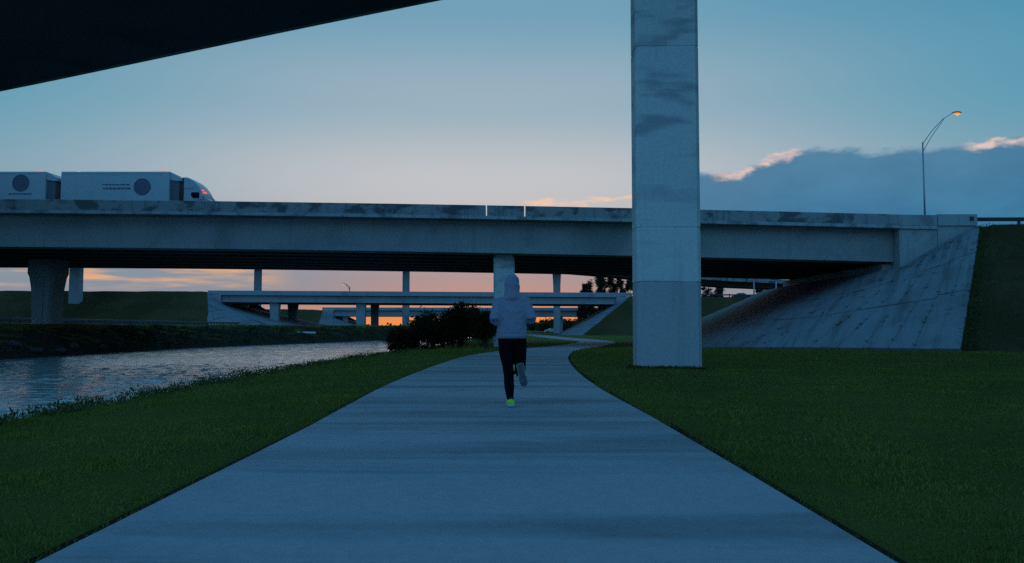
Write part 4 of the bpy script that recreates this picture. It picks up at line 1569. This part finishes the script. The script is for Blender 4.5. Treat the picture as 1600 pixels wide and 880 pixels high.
def pine(label, base, h, w, n, seed, lean=0.0, name='pine_tree', group=None):
    root = empty(name, base)
    tag(root, label, 'tree', group)
    r = random.Random(seed)
    MB().tube([(0, 0, -0.3), (lean * 0.4, 0, h * 0.5), (lean, 0, h * 0.96)], [0.26, 0.17, 0.04], 8).build('trunk', 'bark', root, True)
    blobs = []
    mb = MB()
    for k in range(20):
        t = r.uniform(0.30, 0.98)
        a = r.uniform(0, 6.28)
        q = w / 2 * r.uniform(0.25, 0.9) * (1.15 - t * 0.75)
        c = (lean * t + q * math.cos(a), q * math.sin(a), h * t)
        blobs.append((*c, w * r.uniform(0.10, 0.2), w * r.uniform(0.10, 0.2), h * r.uniform(0.05, 0.10)))
        mb.tube([(lean * t, 0, h * (t - 0.08)), c], [0.06, 0.02], 5)
    mb.build('limb', 'bark', root, True)
    leaf_mesh('crown', cluster_points(blobs, n, seed, 0.2), 0.62, 'pine_leaf', root, 0.35, -0.4, seed)
    return root


# trees standing behind the second bridge's right end
Yt_ = 262
zt_ground = -0.45
pine_specs = [(908, 446, 3.4, 'lowest wispy tree at the left end of the row above the second bridge'),
              (921, 436, 5.5, 'broad leafy tree second from left in the row above the second bridge'),
              (938, 434, 6.0, 'tall dark tree third from left in the row above the second bridge'),
              (954, 432, 5.0, 'narrow tall tree fourth from left in the row above the second bridge'),
              (967, 431, 6.2, 'dense tall tree fifth from left in the row above the second bridge'),
              (983, 433, 5.6, 'tall tree just left of the tall pier above the second bridge'),
              (1000, 432, 5.0, 'tree mostly hidden behind the tall pier above the second bridge'),
              (1108, 440, 7.0, 'dense tree just right of the tall pier, seen under the nearest bridge'),
              (1125, 441, 7.0, 'wispy tree second to the right of the tall pier under the nearest bridge'),
              (1190, 446, 7.0, 'dark tree beside the sign frame under the nearest bridge')]
for i, (px, py, w, lab) in enumerate(pine_specs):
    Y = Yt_ + (i % 3) * 6
    tp = at(px, py, Y)
    pine(lab, (tp.x, Y, zt_ground), tp.z - zt_ground, w * 1.15, 5200, 40 + i, random.uniform(-0.6, 0.6), group='trees behind the second bridge')

# far wood that closes the view beneath the farthest bridge
def far_wood():
    r = np.random.default_rng(5)
    blobs = []
    for k in range(150):
        x = r.uniform(-260, 330)
        y = r.uniform(430, 560)
        sx = x * 1250 / y + 800
        h = r.uniform(1.6, 2.6) if sx < 790 else r.uniform(4.6, 7.0)
        if 832 < sx < 1000:
            h = r.uniform(5.5, 7.6)
        if 838 < sx < 856 or 888 < sx < 898:
            h *= 0.72
        blobs.append((x, y, h * 0.45, r.uniform(3, 6), r.uniform(3, 5), h * 0.5))
    pts = cluster_points(blobs, 26000, 6, 0.3)
    pts = pts[pts[:, 2] > -1]
    o = leaf_mesh('far_wood', pts, 1.1, 'far_leaf', None, 0.7, 0, 3)
    tag(o, 'low dark wood along the horizon beneath the farthest bridge', 'wood', kind='stuff')
    pts2 = []
    for k in range(9000):
        x = r.uniform(-900, 900)
        y = r.uniform(900, 1300)
        pts2.append((x, y, abs(r.normal()) * 2.2 + 1.2 * math.sin(x * 0.05) + 0.5))
    o = leaf_mesh('horizon_trees', np.array(pts2), 4.0, 'far_leaf', None, 0.8, 0, 4)
    tag(o, 'faint tree line on the horizon at the sunset', 'trees', kind='stuff')
    # trees standing close behind the far road, right of the runner
    blobs = []
    for k in range(26):
        x = r.uniform(8, 42)
        y = r.uniform(318, 345)
        h = r.uniform(3.6, 5.0)
        blobs.append((x, y, h * 0.45, r.uniform(2, 3.4), r.uniform(2, 3), h * 0.5))
    o = leaf_mesh('hedge', cluster_points(blobs, 9000, 8, 0.3), 0.8, 'far_leaf', None, 0.7, 0, 9)
    tag(o, 'dark hedge beyond the white car under the farthest bridge', 'hedge', kind='stuff')


far_wood()


def grass():
    pos, hgt, wid = [], [], []

    def scatter(x0, x1, y0, y1, dens, h, w):
        n = int((x1 - x0) * (y1 - y0) * dens)
        X = rng.uniform(x0, x1, n)
        Y = rng.uniform(y0, y1, n)
        pxs = np.interp(Y, _py, _px)
        d = np.abs(X - pxs)
        keep = d > HALF + 0.045 + 0.03 * np.sin(Y * 5.3) * np.sin(Y * 1.7)
        # inside the picture only
        keep &= np.abs(X) < (Y * 0.66 + 2.5)
        X, Y, d = X[keep], Y[keep], d[keep]
        patch = 0.5 + 0.5 * np.sin(X * 1.3 + 1.7 * np.sin(Y * 0.7)) * np.cos(Y * 0.9 + 0.8 * np.sin(X * 0.9))
        edge_k = np.clip((d - HALF) / 0.15, 0.55, 1.0)
        hh = h * (0.40 + 1.0 * patch * (0.6 + 0.6 * np.sin(X * 4.1 + Y * 2.3) * np.sin(Y * 3.7 - X))) * rng.uniform(0.6, 1.3, len(X)) * edge_k
        for x, y, q in zip(X, Y, hh):
            z = ground_z(x, y)
            if z < -0.9:
                continue
            if x < -3:
                q *= 1.0 + 0.9 * min(1, max(0, (-x - 5.0) / 2.0))
            pos.append((x, y, z - 0.01))
            hgt.append(q)
            wid.append(w)

    scatter(-9.0, 8.5, 2.6, 7, 2300, 0.036, 0.006)
    scatter(-9.2, 12, 7, 13, 900, 0.045, 0.008)
    scatter(-9.2, 16, 13, 22, 260, 0.062, 0.012)
    scatter(-9.2, 26, 22, 36, 95, 0.08, 0.02)
    scatter(-9.2, 28, 36, 60, 30, 0.12, 0.035)
    P = np.array(pos)
    Hh = np.array(hgt)
    Wd = np.array(wid) * rng.uniform(0.7, 1.3, len(P))
    n = len(P)
    ang = rng.uniform(0, 2 * np.pi, n)
    side = np.stack([np.cos(ang), np.sin(ang), np.zeros(n)], 1)
    la = rng.uniform(0, 2 * np.pi, n)
    lean = np.stack([np.cos(la), np.sin(la), np.zeros(n)], 1) * (Hh * rng.uniform(0.2, 0.9, n))[:, None]
    V = np.empty((n, 5, 3))
    V[:, 0] = P - side * Wd[:, None] / 2
    V[:, 1] = P + side * Wd[:, None] / 2
    mid = P + lean * 0.35
    mid[:, 2] += Hh * 0.6
    V[:, 2] = mid + side * Wd[:, None] * 0.4
    V[:, 3] = mid - side * Wd[:, None] * 0.4
    tip = P + lean
    tip[:, 2] += Hh
    V[:, 4] = tip
    base = (np.arange(n) * 5)[:, None]
    quads = base + np.array([0, 1, 2, 3])
    tris = base + np.array([3, 2, 4])
    loops = np.concatenate([quads, tris], 1).reshape(-1).astype(np.int32)     # 7 loops per blade
    ls = np.empty((n, 2), dtype=np.int32)
    ls[:, 0] = np.arange(n) * 7
    ls[:, 1] = np.arange(n) * 7 + 4
    me = bpy.data.meshes.new('lawn_grass')
    me.vertices.add(5 * n)
    me.vertices.foreach_set('co', V.reshape(-1))
    me.loops.add(len(loops))
    me.loops.foreach_set('vertex_index', loops)
    me.polygons.add(2 * n)
    me.polygons.foreach_set('loop_start', ls.reshape(-1))
    me.update()
    o = link('lawn_grass', me, 'grass_blade')
    tag(o, 'short dark green grass on both sides of the path', 'grass', kind='stuff')
    print('grass blades', n)

    # rank weeds along the brink of the near bank
    pts = []
    sz = []
    for k in range(750):
        y = 9 + 46 * rng.random() ** 1.3
        x = canal_near(y) + rng.uniform(0.6, 2.3)
        z = ground_z(x, y)
        if z < -1.1:
            continue
        h = rng.uniform(0.05, 0.20) * (1.35 if math.sin(y * 1.1) + math.sin(y * 0.37 + 1) > 0.5 else 0.75)
        for q in range(34):
            pts.append((x + rng.normal() * 0.13, y + rng.normal() * 0.13, z + h * rng.random()))
    o = leaf_mesh('bank_weeds', np.array(pts), 0.075, 'weed_blade', None, 0.28, -1.2, 21)
    tag(o, 'rank weeds along the near edge of the canal', 'weeds', kind='stuff')
    # rough growth on the far bank
    pts = []
    for k in range(2600):
        y = rng.uniform(40, 200)
        f = canal_far(y)
        x = f - rng.uniform(0.3, 3.6)
        if y < 78 and rng.random() < 0.75:
            continue
        z = ground_z(x, y)
        for q in range(9):
            pts.append((x + rng.normal() * 0.3, y + rng.normal() * 0.3, z + rng.random() * 0.22))
    o = leaf_mesh('bank_growth', np.array(pts), 0.26, 'bank_leaf', None, 0.4, -0.6, 22)
    tag(o, 'rough dark growth on the far bank of the canal', 'undergrowth', kind='stuff')
    # ragged grass creeping over the edge of the near slope paving
    pts = []
    for k in range(700):
        v = rng.random()
        p = Vector(top1[-1]).lerp(Vector(bot1[-1]), v)
        off = abs(rng.normal()) * 0.22 + (0.4 if math.sin(v * 37) + math.sin(v * 83) > 0.9 else 0) * rng.random()
        x, y, z = p.x + 0.5 - off, p.y - 0.05 + rng.normal() * 0.1, p.z - 0.06 - 0.18 * math.sin(math.pi * v) - 0.22 * off
        for q in range(9):
            pts.append((x + rng.normal() * 0.14, y + rng.normal() * 0.14, z + rng.random() * 0.08))
    for k in range(260):                              # tufts the mower misses round the tall pier
        u = rng.random()
        if u < 0.75:
            x, y = rng.uniform(3.3, 5.0), 20.9 - abs(rng.normal()) * 0.05
        else:
            x, y = 3.27 - abs(rng.normal()) * 0.05, rng.uniform(20.8, 21.9)
        for q in range(12):
            pts.append((x + rng.normal() * 0.04, y + rng.normal() * 0.03, ground_z(x, y) + rng.random() * 0.04 - 0.06))
    T1, B1_ = [Vector(q) for q in top1], [Vector(q) for q in bot1]
    for k in range(130):                              # weeds in the joints of the paving
        p = ruled(T1, B1_, random.choice(us1[7:-1]), rng.uniform(0.05, 0.98))
        for q in range(rng.integers(4, 14)):
            pts.append((p.x + rng.normal() * 0.07, p.y + rng.normal() * 0.07, p.z + rng.random() * 0.05))
    tD_, tE_ = Vector(top1[-1]), Vector(bot1[-1])
    for k in range(15000):                            # rough grass on the bank at the right edge
        v = rng.random()
        p = tD_.lerp(tE_, v)
        x = p.x + 0.9 + 16 * rng.random() ** 1.4
        zz = p.z + 0.02 - 0.1 * v
        pts.append((x, p.y + rng.normal() * 0.25, zz))
    o = leaf_mesh('edge_grass', np.array(pts), 0.11, 'weed_blade', None, 0.35, -0.8, 23)
    tag(o, 'ragged grass on the right-hand bank and over the edge of its slope paving', 'grass', kind='stuff')


grass()

# rocks at the foot of the far bank
def rocks():
    spots = [('flat pale rock', 96, 532, 57), ('large rounded rock', 118, 546, 56), ('small rock', 150, 540, 60), ('wedge-shaped rock', 163, 545, 60), ('long low rock', 184, 546, 62), ('leftmost pale flat rock', 22, 548, 52), ('squat rock', 60, 549, 54)]
    wheres = ['just right of the left bridge pier on the far bank', 'at the waterline right of the left bridge pier', 'halfway up the bare far bank near the left bridge pier',
              'where the bare earth meets the growth on the far bank', 'rightmost on the bare stretch of the far bank', 'at the left edge of the picture on the far bank', 'at the waterline below the left bridge pier']
    for i, (k, px, py, Y) in enumerate(spots):
        y = Y + 6
        x = canal_far(y) - 0.5 - 0.35 * (i % 3)
        x = max(x, (px - 800) / 1250 * y) if False else x
        y2 = min(200, max(40, -x * 1250 / (800 - px)))
        x = canal_far(y2) - 0.6 - 0.3 * (i % 3)
        z = ground_z(x, y2)
        bm = bmesh.new()
        bmesh.ops.create_icosphere(bm, subdivisions=2, radius=1.0)
        r = random.Random(i)
        s = (r.uniform(0.35, 0.7), r.uniform(0.3, 0.5), r.uniform(0.18, 0.32))
        for v in bm.verts:
            d = 1 + 0.22 * math.sin(v.co.x * 5 + i) * math.cos(v.co.y * 4 + 2 * i) + r.uniform(-0.07, 0.07)
            v.co = Vector((v.co.x * s[0] * d, v.co.y * s[1] * d, v.co.z * s[2] * d))
        me = bpy.data.meshes.new('rock')
        bm.to_mesh(me)
        bm.free()
        o = link('rock', me, 'rock')
        o.location = (x, y2, z + 0.05)
        tag(o, k + ' ' + wheres[i], 'rock', 'rocks on the far bank')


rocks()

pp = at(533, 521, 118)
pyy = 118.0
pxx = canal_far(pyy) - 1.3
pipe = MB().tube([(-2.2, 0, 0.0), (0, 0, -0.02), (1.6, 0.3, -0.05)], 0.16, 12).build('drain_pipe', 'pvc_white', None, True)
pipe.location = (pxx, pyy, ground_z(pxx, pyy) + 0.35)
tag(pipe, 'short white drain pipe sticking out of the far bank', 'pipe')

# ------------------------------------------------------------------ runner
def remeshed(name, mb, mat, parent, voxel, smooth=6, wrinkle=0.0, seed=0):
    me = bpy.data.meshes.new(name + '_src')
    me.from_pydata(mb.v, [], mb.f)
    bm = bmesh.new()
    bm.from_mesh(me)
    bmesh.ops.recalc_face_normals(bm, faces=bm.faces)
    bm.to_mesh(me)
    bm.free()
    o = bpy.data.objects.new(name + '_src', me)
    COL.objects.link(o)
    m = o.modifiers.new('r', 'REMESH')
    m.mode = 'VOXEL'
    m.voxel_size = voxel
    s = o.modifiers.new('s', 'SMOOTH')
    s.factor = 0.5
    s.iterations = smooth
    dg = bpy.context.evaluated_depsgraph_get()
    ev = o.evaluated_get(dg)
    nm = bpy.data.meshes.new_from_object(ev)
    bpy.data.objects.remove(o)
    bpy.data.meshes.remove(me)
    nm.name = name
    if wrinkle:
        co = np.empty(len(nm.vertices) * 3)
        nm.vertices.foreach_get('co', co)
        co = co.reshape(-1, 3)
        no = np.empty(len(nm.vertices) * 3)
        nm.vertices.foreach_get('normal', no)
        no = no.reshape(-1, 3)
        a = np.sin(co[:, 2] * 62 + 6 * np.sin(co[:, 0] * 13 + seed) + 3 * co[:, 1] * 11) * np.sin(co[:, 0] * 21 + co[:, 2] * 17 + seed)
        b = np.sin(co[:, 2] * 34 + 3.0 * np.sin(co[:, 0] * 16 + 2 * np.sin(co[:, 2] * 7)) + seed) * np.clip(np.sin(co[:, 0] * 19 + co[:, 2] * 6 + seed * 2) + 0.3, 0, 1)
        co += no * (a * 0.6 + b * 0.6)[:, None] * wrinkle
        nm.vertices.foreach_set('co', co.reshape(-1))
        nm.update()
    nm.materials.clear()
    nm.polygons.foreach_set('use_smooth', [True] * len(nm.polygons))
    return link(name, nm, mat, parent)


def ell(c, rx, ry, n=18, tilt=0.0):
    cx, cy, cz = c
    return [Vector((cx + rx * math.cos(2 * math.pi * k / n), cy + ry * math.sin(2 * math.pi * k / n), cz + tilt * math.sin(2 * math.pi * k / n))) for k in range(n)]


def runner():
    root = empty('person', (0.0, 10.5, base_z(10.5) + 0.03))
    tag(root, 'person in grey hooded sweatshirt and dark joggers running away along the path', 'person')
    hipL, hipR = (-0.085, 0.02, 0.90), (0.085, 0.02, 0.90)
    knL, anL = (-0.045, 0.065, 0.47), (-0.02, -0.02, 0.09)
    knR, anR = (0.105, 0.10, 0.47), (0.105, -0.31, 0.50)
    shL, shR = (-0.175, 0.085, 1.365), (0.175, 0.085, 1.365)
    elL, elR = (-0.225, -0.045, 1.125), (0.255, -0.02, 1.135)
    haL, haR = (-0.13, 0.19, 1.16), (0.17, 0.20, 1.22)

    # body: one continuous figure
    b = MB()
    b.tube([hipL, (-0.07, 0.05, 0.70), knL, (-0.035, 0.02, 0.32), anL], [0.085, 0.072, 0.052, 0.052, 0.036], 14)
    b.tube([hipR, (0.10, 0.075, 0.70), knR, (0.105, -0.10, 0.48), anR], [0.085, 0.072, 0.052, 0.052, 0.036], 14)
    b.tube([(-0.02, -0.06, 0.05), (-0.02, 0.14, 0.035)], [(0.035, 0.03), (0.038, 0.02)], 10)
    b.tube([(0.108, -0.34, 0.54), (0.13, -0.36, 0.34)], [(0.03, 0.035), (0.02, 0.038)], 10)
    b.loft([ell((0, 0.02, 0.82), 0.13, 0.09), ell((0, 0.015, 0.92), 0.165, 0.115), ell((0, 0.03, 1.05), 0.145, 0.10), ell((0, 0.055, 1.2), 0.165, 0.115), ell((0, 0.075, 1.33), 0.175, 0.10), ell((0, 0.085, 1.40), 0.12, 0.08), ell((0, 0.09, 1.43), 0.06, 0.06)])
    b.tube([(0, 0.09, 1.38), (0, 0.11, 1.52)], [0.055, 0.052], 12)
    b.loft([ell((0, 0.125 + dy, z), rx, ry) for z, rx, ry, dy in ((1.475, 0.03, 0.045, 0.03), (1.50, 0.055, 0.075, 0.02), (1.56, 0.068, 0.092, 0.004), (1.62, 0.074, 0.098, 0), (1.68, 0.066, 0.086, -0.005), (1.715, 0.035, 0.05, -0.005))])
    b.tube([(0, 0.205, 1.61), (0, 0.238, 1.575), (0, 0.215, 1.558)], [0.011, 0.016, 0.012], 8)      # nose
    for s in (-1, 1):
        b.tube([(s * 0.074, 0.12, 1.59), (s * 0.082, 0.112, 1.63)], [0.014, 0.016], 8)              # ears
        b.tube([(s * 0.03, 0.205, 1.628), (s * 0.032, 0.214, 1.63)], [0.013, 0.010], 8)             # brow and eyes
    b.tube([(-0.022, 0.212, 1.527), (0, 0.222, 1.528), (0.022, 0.212, 1.527)], [0.007, 0.010, 0.007], 8)   # mouth
    for sh, elb, ha, s in ((shL, elL, haL, -1), (shR, elR, haR, 1)):
        b.tube([sh, tuple((Vector(sh) + Vector(elb)) / 2), elb], [0.055, 0.05, 0.04], 12)
        b.tube([elb, tuple((Vector(elb) * 0.6 + Vector(ha) * 0.4)), ha], [0.042, 0.042, 0.027], 12)
        # hand: palm, four fingers curled over, thumb along the side
        d = (Vector(ha) - Vector(elb)).normalized()
        side = Vector((0, 0, 1))
        inn = d.cross(side).normalized() * s * -1
        H = Vector(ha)
        b.tube([H, H + d * 0.04, H + d * 0.085], [(0.022, 0.028), (0.02, 0.038), (0.016, 0.036)], 10)
        for k in range(4):
            o = side * (0.030 - 0.020 * k)
            L = (0.034, 0.038, 0.036, 0.028)[k]
            k0 = H + d * 0.085 + o
            k1 = k0 + d * L * 0.6 + inn * L * 0.5
            k2 = k1 - d * L * 0.4 + inn * L * 0.7
            k3 = k2 - d * L * 0.7
            b.tube([k0, k1, k2, k3], [0.0095, 0.009, 0.0085, 0.008], 8)
        b.tube([H + d * 0.02 + side * 0.03, H + d * 0.06 + side * 0.05 + inn * 0.012, H + d * 0.085 + side * 0.045 + inn * 0.035], [0.012, 0.0105, 0.009], 8)
    remeshed('body', b, 'skin', root, 0.0065, 2)

    # joggers
    t = MB()
    t.tube([(-0.092, 0.02, 0.92), (-0.082, 0.045, 0.72), (-0.052, 0.068, 0.50), (-0.043, 0.055, 0.42), (-0.036, 0.0, 0.26), (-0.026, -0.022, 0.145), (-0.024, -0.022, 0.10)],
           [0.098, 0.092, 0.072, 0.068, 0.066, 0.050, 0.045], 16)
    t.tube([(0.092, 0.02, 0.92), (0.102, 0.07, 0.72), (0.108, 0.115, 0.52), (0.108, 0.09, 0.455), (0.106, -0.04, 0.455), (0.105, -0.20, 0.475), (0.105, -0.275, 0.49)],
           [0.098, 0.092, 0.074, 0.072, 0.070, 0.060, 0.046], 16)
    t.loft([ell((0, 0.02, 0.80), 0.15, 0.09), ell((0, 0.015, 0.88), 0.18, 0.12), ell((0, 0.02, 0.97), 0.17, 0.115), ell((0, 0.02, 1.0), 0.16, 0.11)])
    remeshed('joggers', t, 'joggers_cloth', root, 0.010, 5, 0.0035, 2)

    # hooded sweatshirt
    h = MB()
    h.loft([ell((0, 0.012, 0.895), 0.182, 0.135, tilt=0.005), ell((0, 0.012, 0.905), 0.190, 0.142), ell((0, 0.015, 0.94), 0.190, 0.142), ell((0, 0.018, 0.965), 0.198, 0.150), ell((0, 0.03, 1.05), 0.196, 0.148), ell((0, 0.05, 1.16), 0.200, 0.150),
            ell((0, 0.07, 1.27), 0.208, 0.145), ell((0, 0.08, 1.34), 0.205, 0.125), ell((0, 0.088, 1.395), 0.168, 0.105), ell((0, 0.092, 1.43), 0.112, 0.095)])
    h.loft([ell((0, 0.09, 1.36), 0.14, 0.115), ell((0, 0.075, 1.42), 0.122, 0.125), ell((0, 0.095, 1.48), 0.100, 0.125), ell((0, 0.115, 1.55), 0.103, 0.128), ell((0, 0.122, 1.62), 0.104, 0.128), ell((0, 0.122, 1.68), 0.088, 0.110),
            ell((0, 0.115, 1.72), 0.060, 0.078), ell((0, 0.105, 1.745), 0.026, 0.036)])
    for sh, elb, ha, s in ((shL, elL, haL, -1), (shR, elR, haR, 1)):
        S, E, H = Vector(sh), Vector(elb), Vector(ha)
        h.tube([S + Vector((-s * 0.06, 0, 0.012)), S, S.lerp(E, 0.5), E + Vector((0, -0.004, 0)), E + (H - E) * 0.14 + Vector((0, -0.0, -0.012))], [0.070, 0.082, 0.078, 0.073, 0.068], 16)
        h.tube([E, E.lerp(H, 0.25), E.lerp(H, 0.6), E.lerp(H, 0.86), E.lerp(H, 0.97)], [0.070, 0.070, 0.062, 0.046, 0.041], 16)
    hood = remeshed('hoodie', h, 'hoodie_cloth', root, 0.011, 4, 0.0055, 1)
    # open the hood at the face
    bm = bmesh.new()
    bm.from_mesh(hood.data)
    kill = [v for v in bm.verts if v.co.y > 0.205 and 1.49 < v.co.z < 1.70 and abs(v.co.x) < 0.085]
    bmesh.ops.delete(bm, geom=kill, context='VERTS')
    bm.to_mesh(hood.data)
    bm.free()
    # waistband rib
    rb = MB()
    rings = [ell((0, 0.012, 0.885), 0.180, 0.134, 28), ell((0, 0.012, 0.885), 0.187, 0.141, 28), ell((0, 0.014, 0.945), 0.196, 0.149, 28), ell((0, 0.014, 0.945), 0.180, 0.134, 28)]
    rb.loft(rings, False)
    rb.loft([rings[3], rings[0]], False)
    rb.build('hem_band', 'hoodie_cloth', hood, True)

    # shoes
    def shoe(name, M4, sole_mat):
        # local: +x toe, z up, y across
        up = [(-0.125, 0.030, 0.085, 0.030), (-0.12, 0.038, 0.10, 0.02), (-0.07, 0.040, 0.105, 0.02), (-0.02, 0.040, 0.098, 0.02), (0.04, 0.044, 0.075, 0.02), (0.10, 0.046, 0.058, 0.02), (0.145, 0.036, 0.045, 0.02), (0.162, 0.018, 0.034, 0.022)]
        rings = []
        for x, hw, zt_, zb in up:
            hw *= 1.16
            rings.append([M4 @ Vector((x, hw * math.cos(a), (zt_ + zb) / 2 + (zt_ - zb) / 2 * math.sin(a))) for a in [2 * math.pi * k / 14 for k in range(14)]])
        o = MB().loft(rings).build(name, 'neon_knit', root, True)
        sl = MB()
        rings = []
        for x, hw, zz in ((-0.135, 0.020, 0.012), (-0.13, 0.036, 0.004), (-0.06, 0.041, 0.0), (0.0, 0.040, 0.002), (0.08, 0.050, 0.0), (0.13, 0.043, 0.006), (0.165, 0.020, 0.016)):
            rings.append([M4 @ Vector((x, s * hw, zz + dz)) for s, dz in ((-1, 0), (1, 0), (1.06, 0.014), (1.0, 0.030), (-1.0, 0.030), (-1.06, 0.014))])
        so = sl.loft(rings).build('sole', sole_mat, o)
        tr = MB()
        for k in range(9):
            x = -0.115 + k * 0.031
            w = 0.032 if k in (3, 4) else 0.040
            tr.add([M4 @ Vector(q) for q in ((x - 0.010, -w, -0.003), (x + 0.010, -w, -0.003), (x + 0.010, w, -0.003), (x - 0.010, w, -0.003), (x - 0.010, -w, 0.012), (x + 0.010, -w, 0.012), (x + 0.010, w, 0.012), (x - 0.010, w, 0.012))],
                   [(0, 1, 2, 3), (7, 6, 5, 4), (0, 4, 5, 1), (1, 5, 6, 2), (2, 6, 7, 3), (3, 7, 4, 0)])
        tr.build('tread', 'tread_grey', o)
        MB().tube([M4 @ Vector((-0.075, 0, 0.085)), M4 @ Vector((-0.072, 0, 0.122))], [0.038, 0.034], 12).build('collar', 'dark_knit', o, True)

    m1 = Matrix.Translation((-0.022, 0.035, 0.004)) @ Matrix.Rotation(R(90 + 6), 4, 'Z')
    shoe('shoe', m1, 'sole_white')
    # raised foot: toe down, sole facing back
    m2 = Matrix.Translation((0.125, -0.40, 0.445)) @ Matrix.Rotation(R(-12), 4, 'Y') @ Matrix(((0, 1, 0, 0), (0.10, 0, 0.995, 0), (-0.995, 0, 0.10, 0), (0, 0, 0, 1)))
    shoe('shoe', m2, 'sole_grey')


runner()
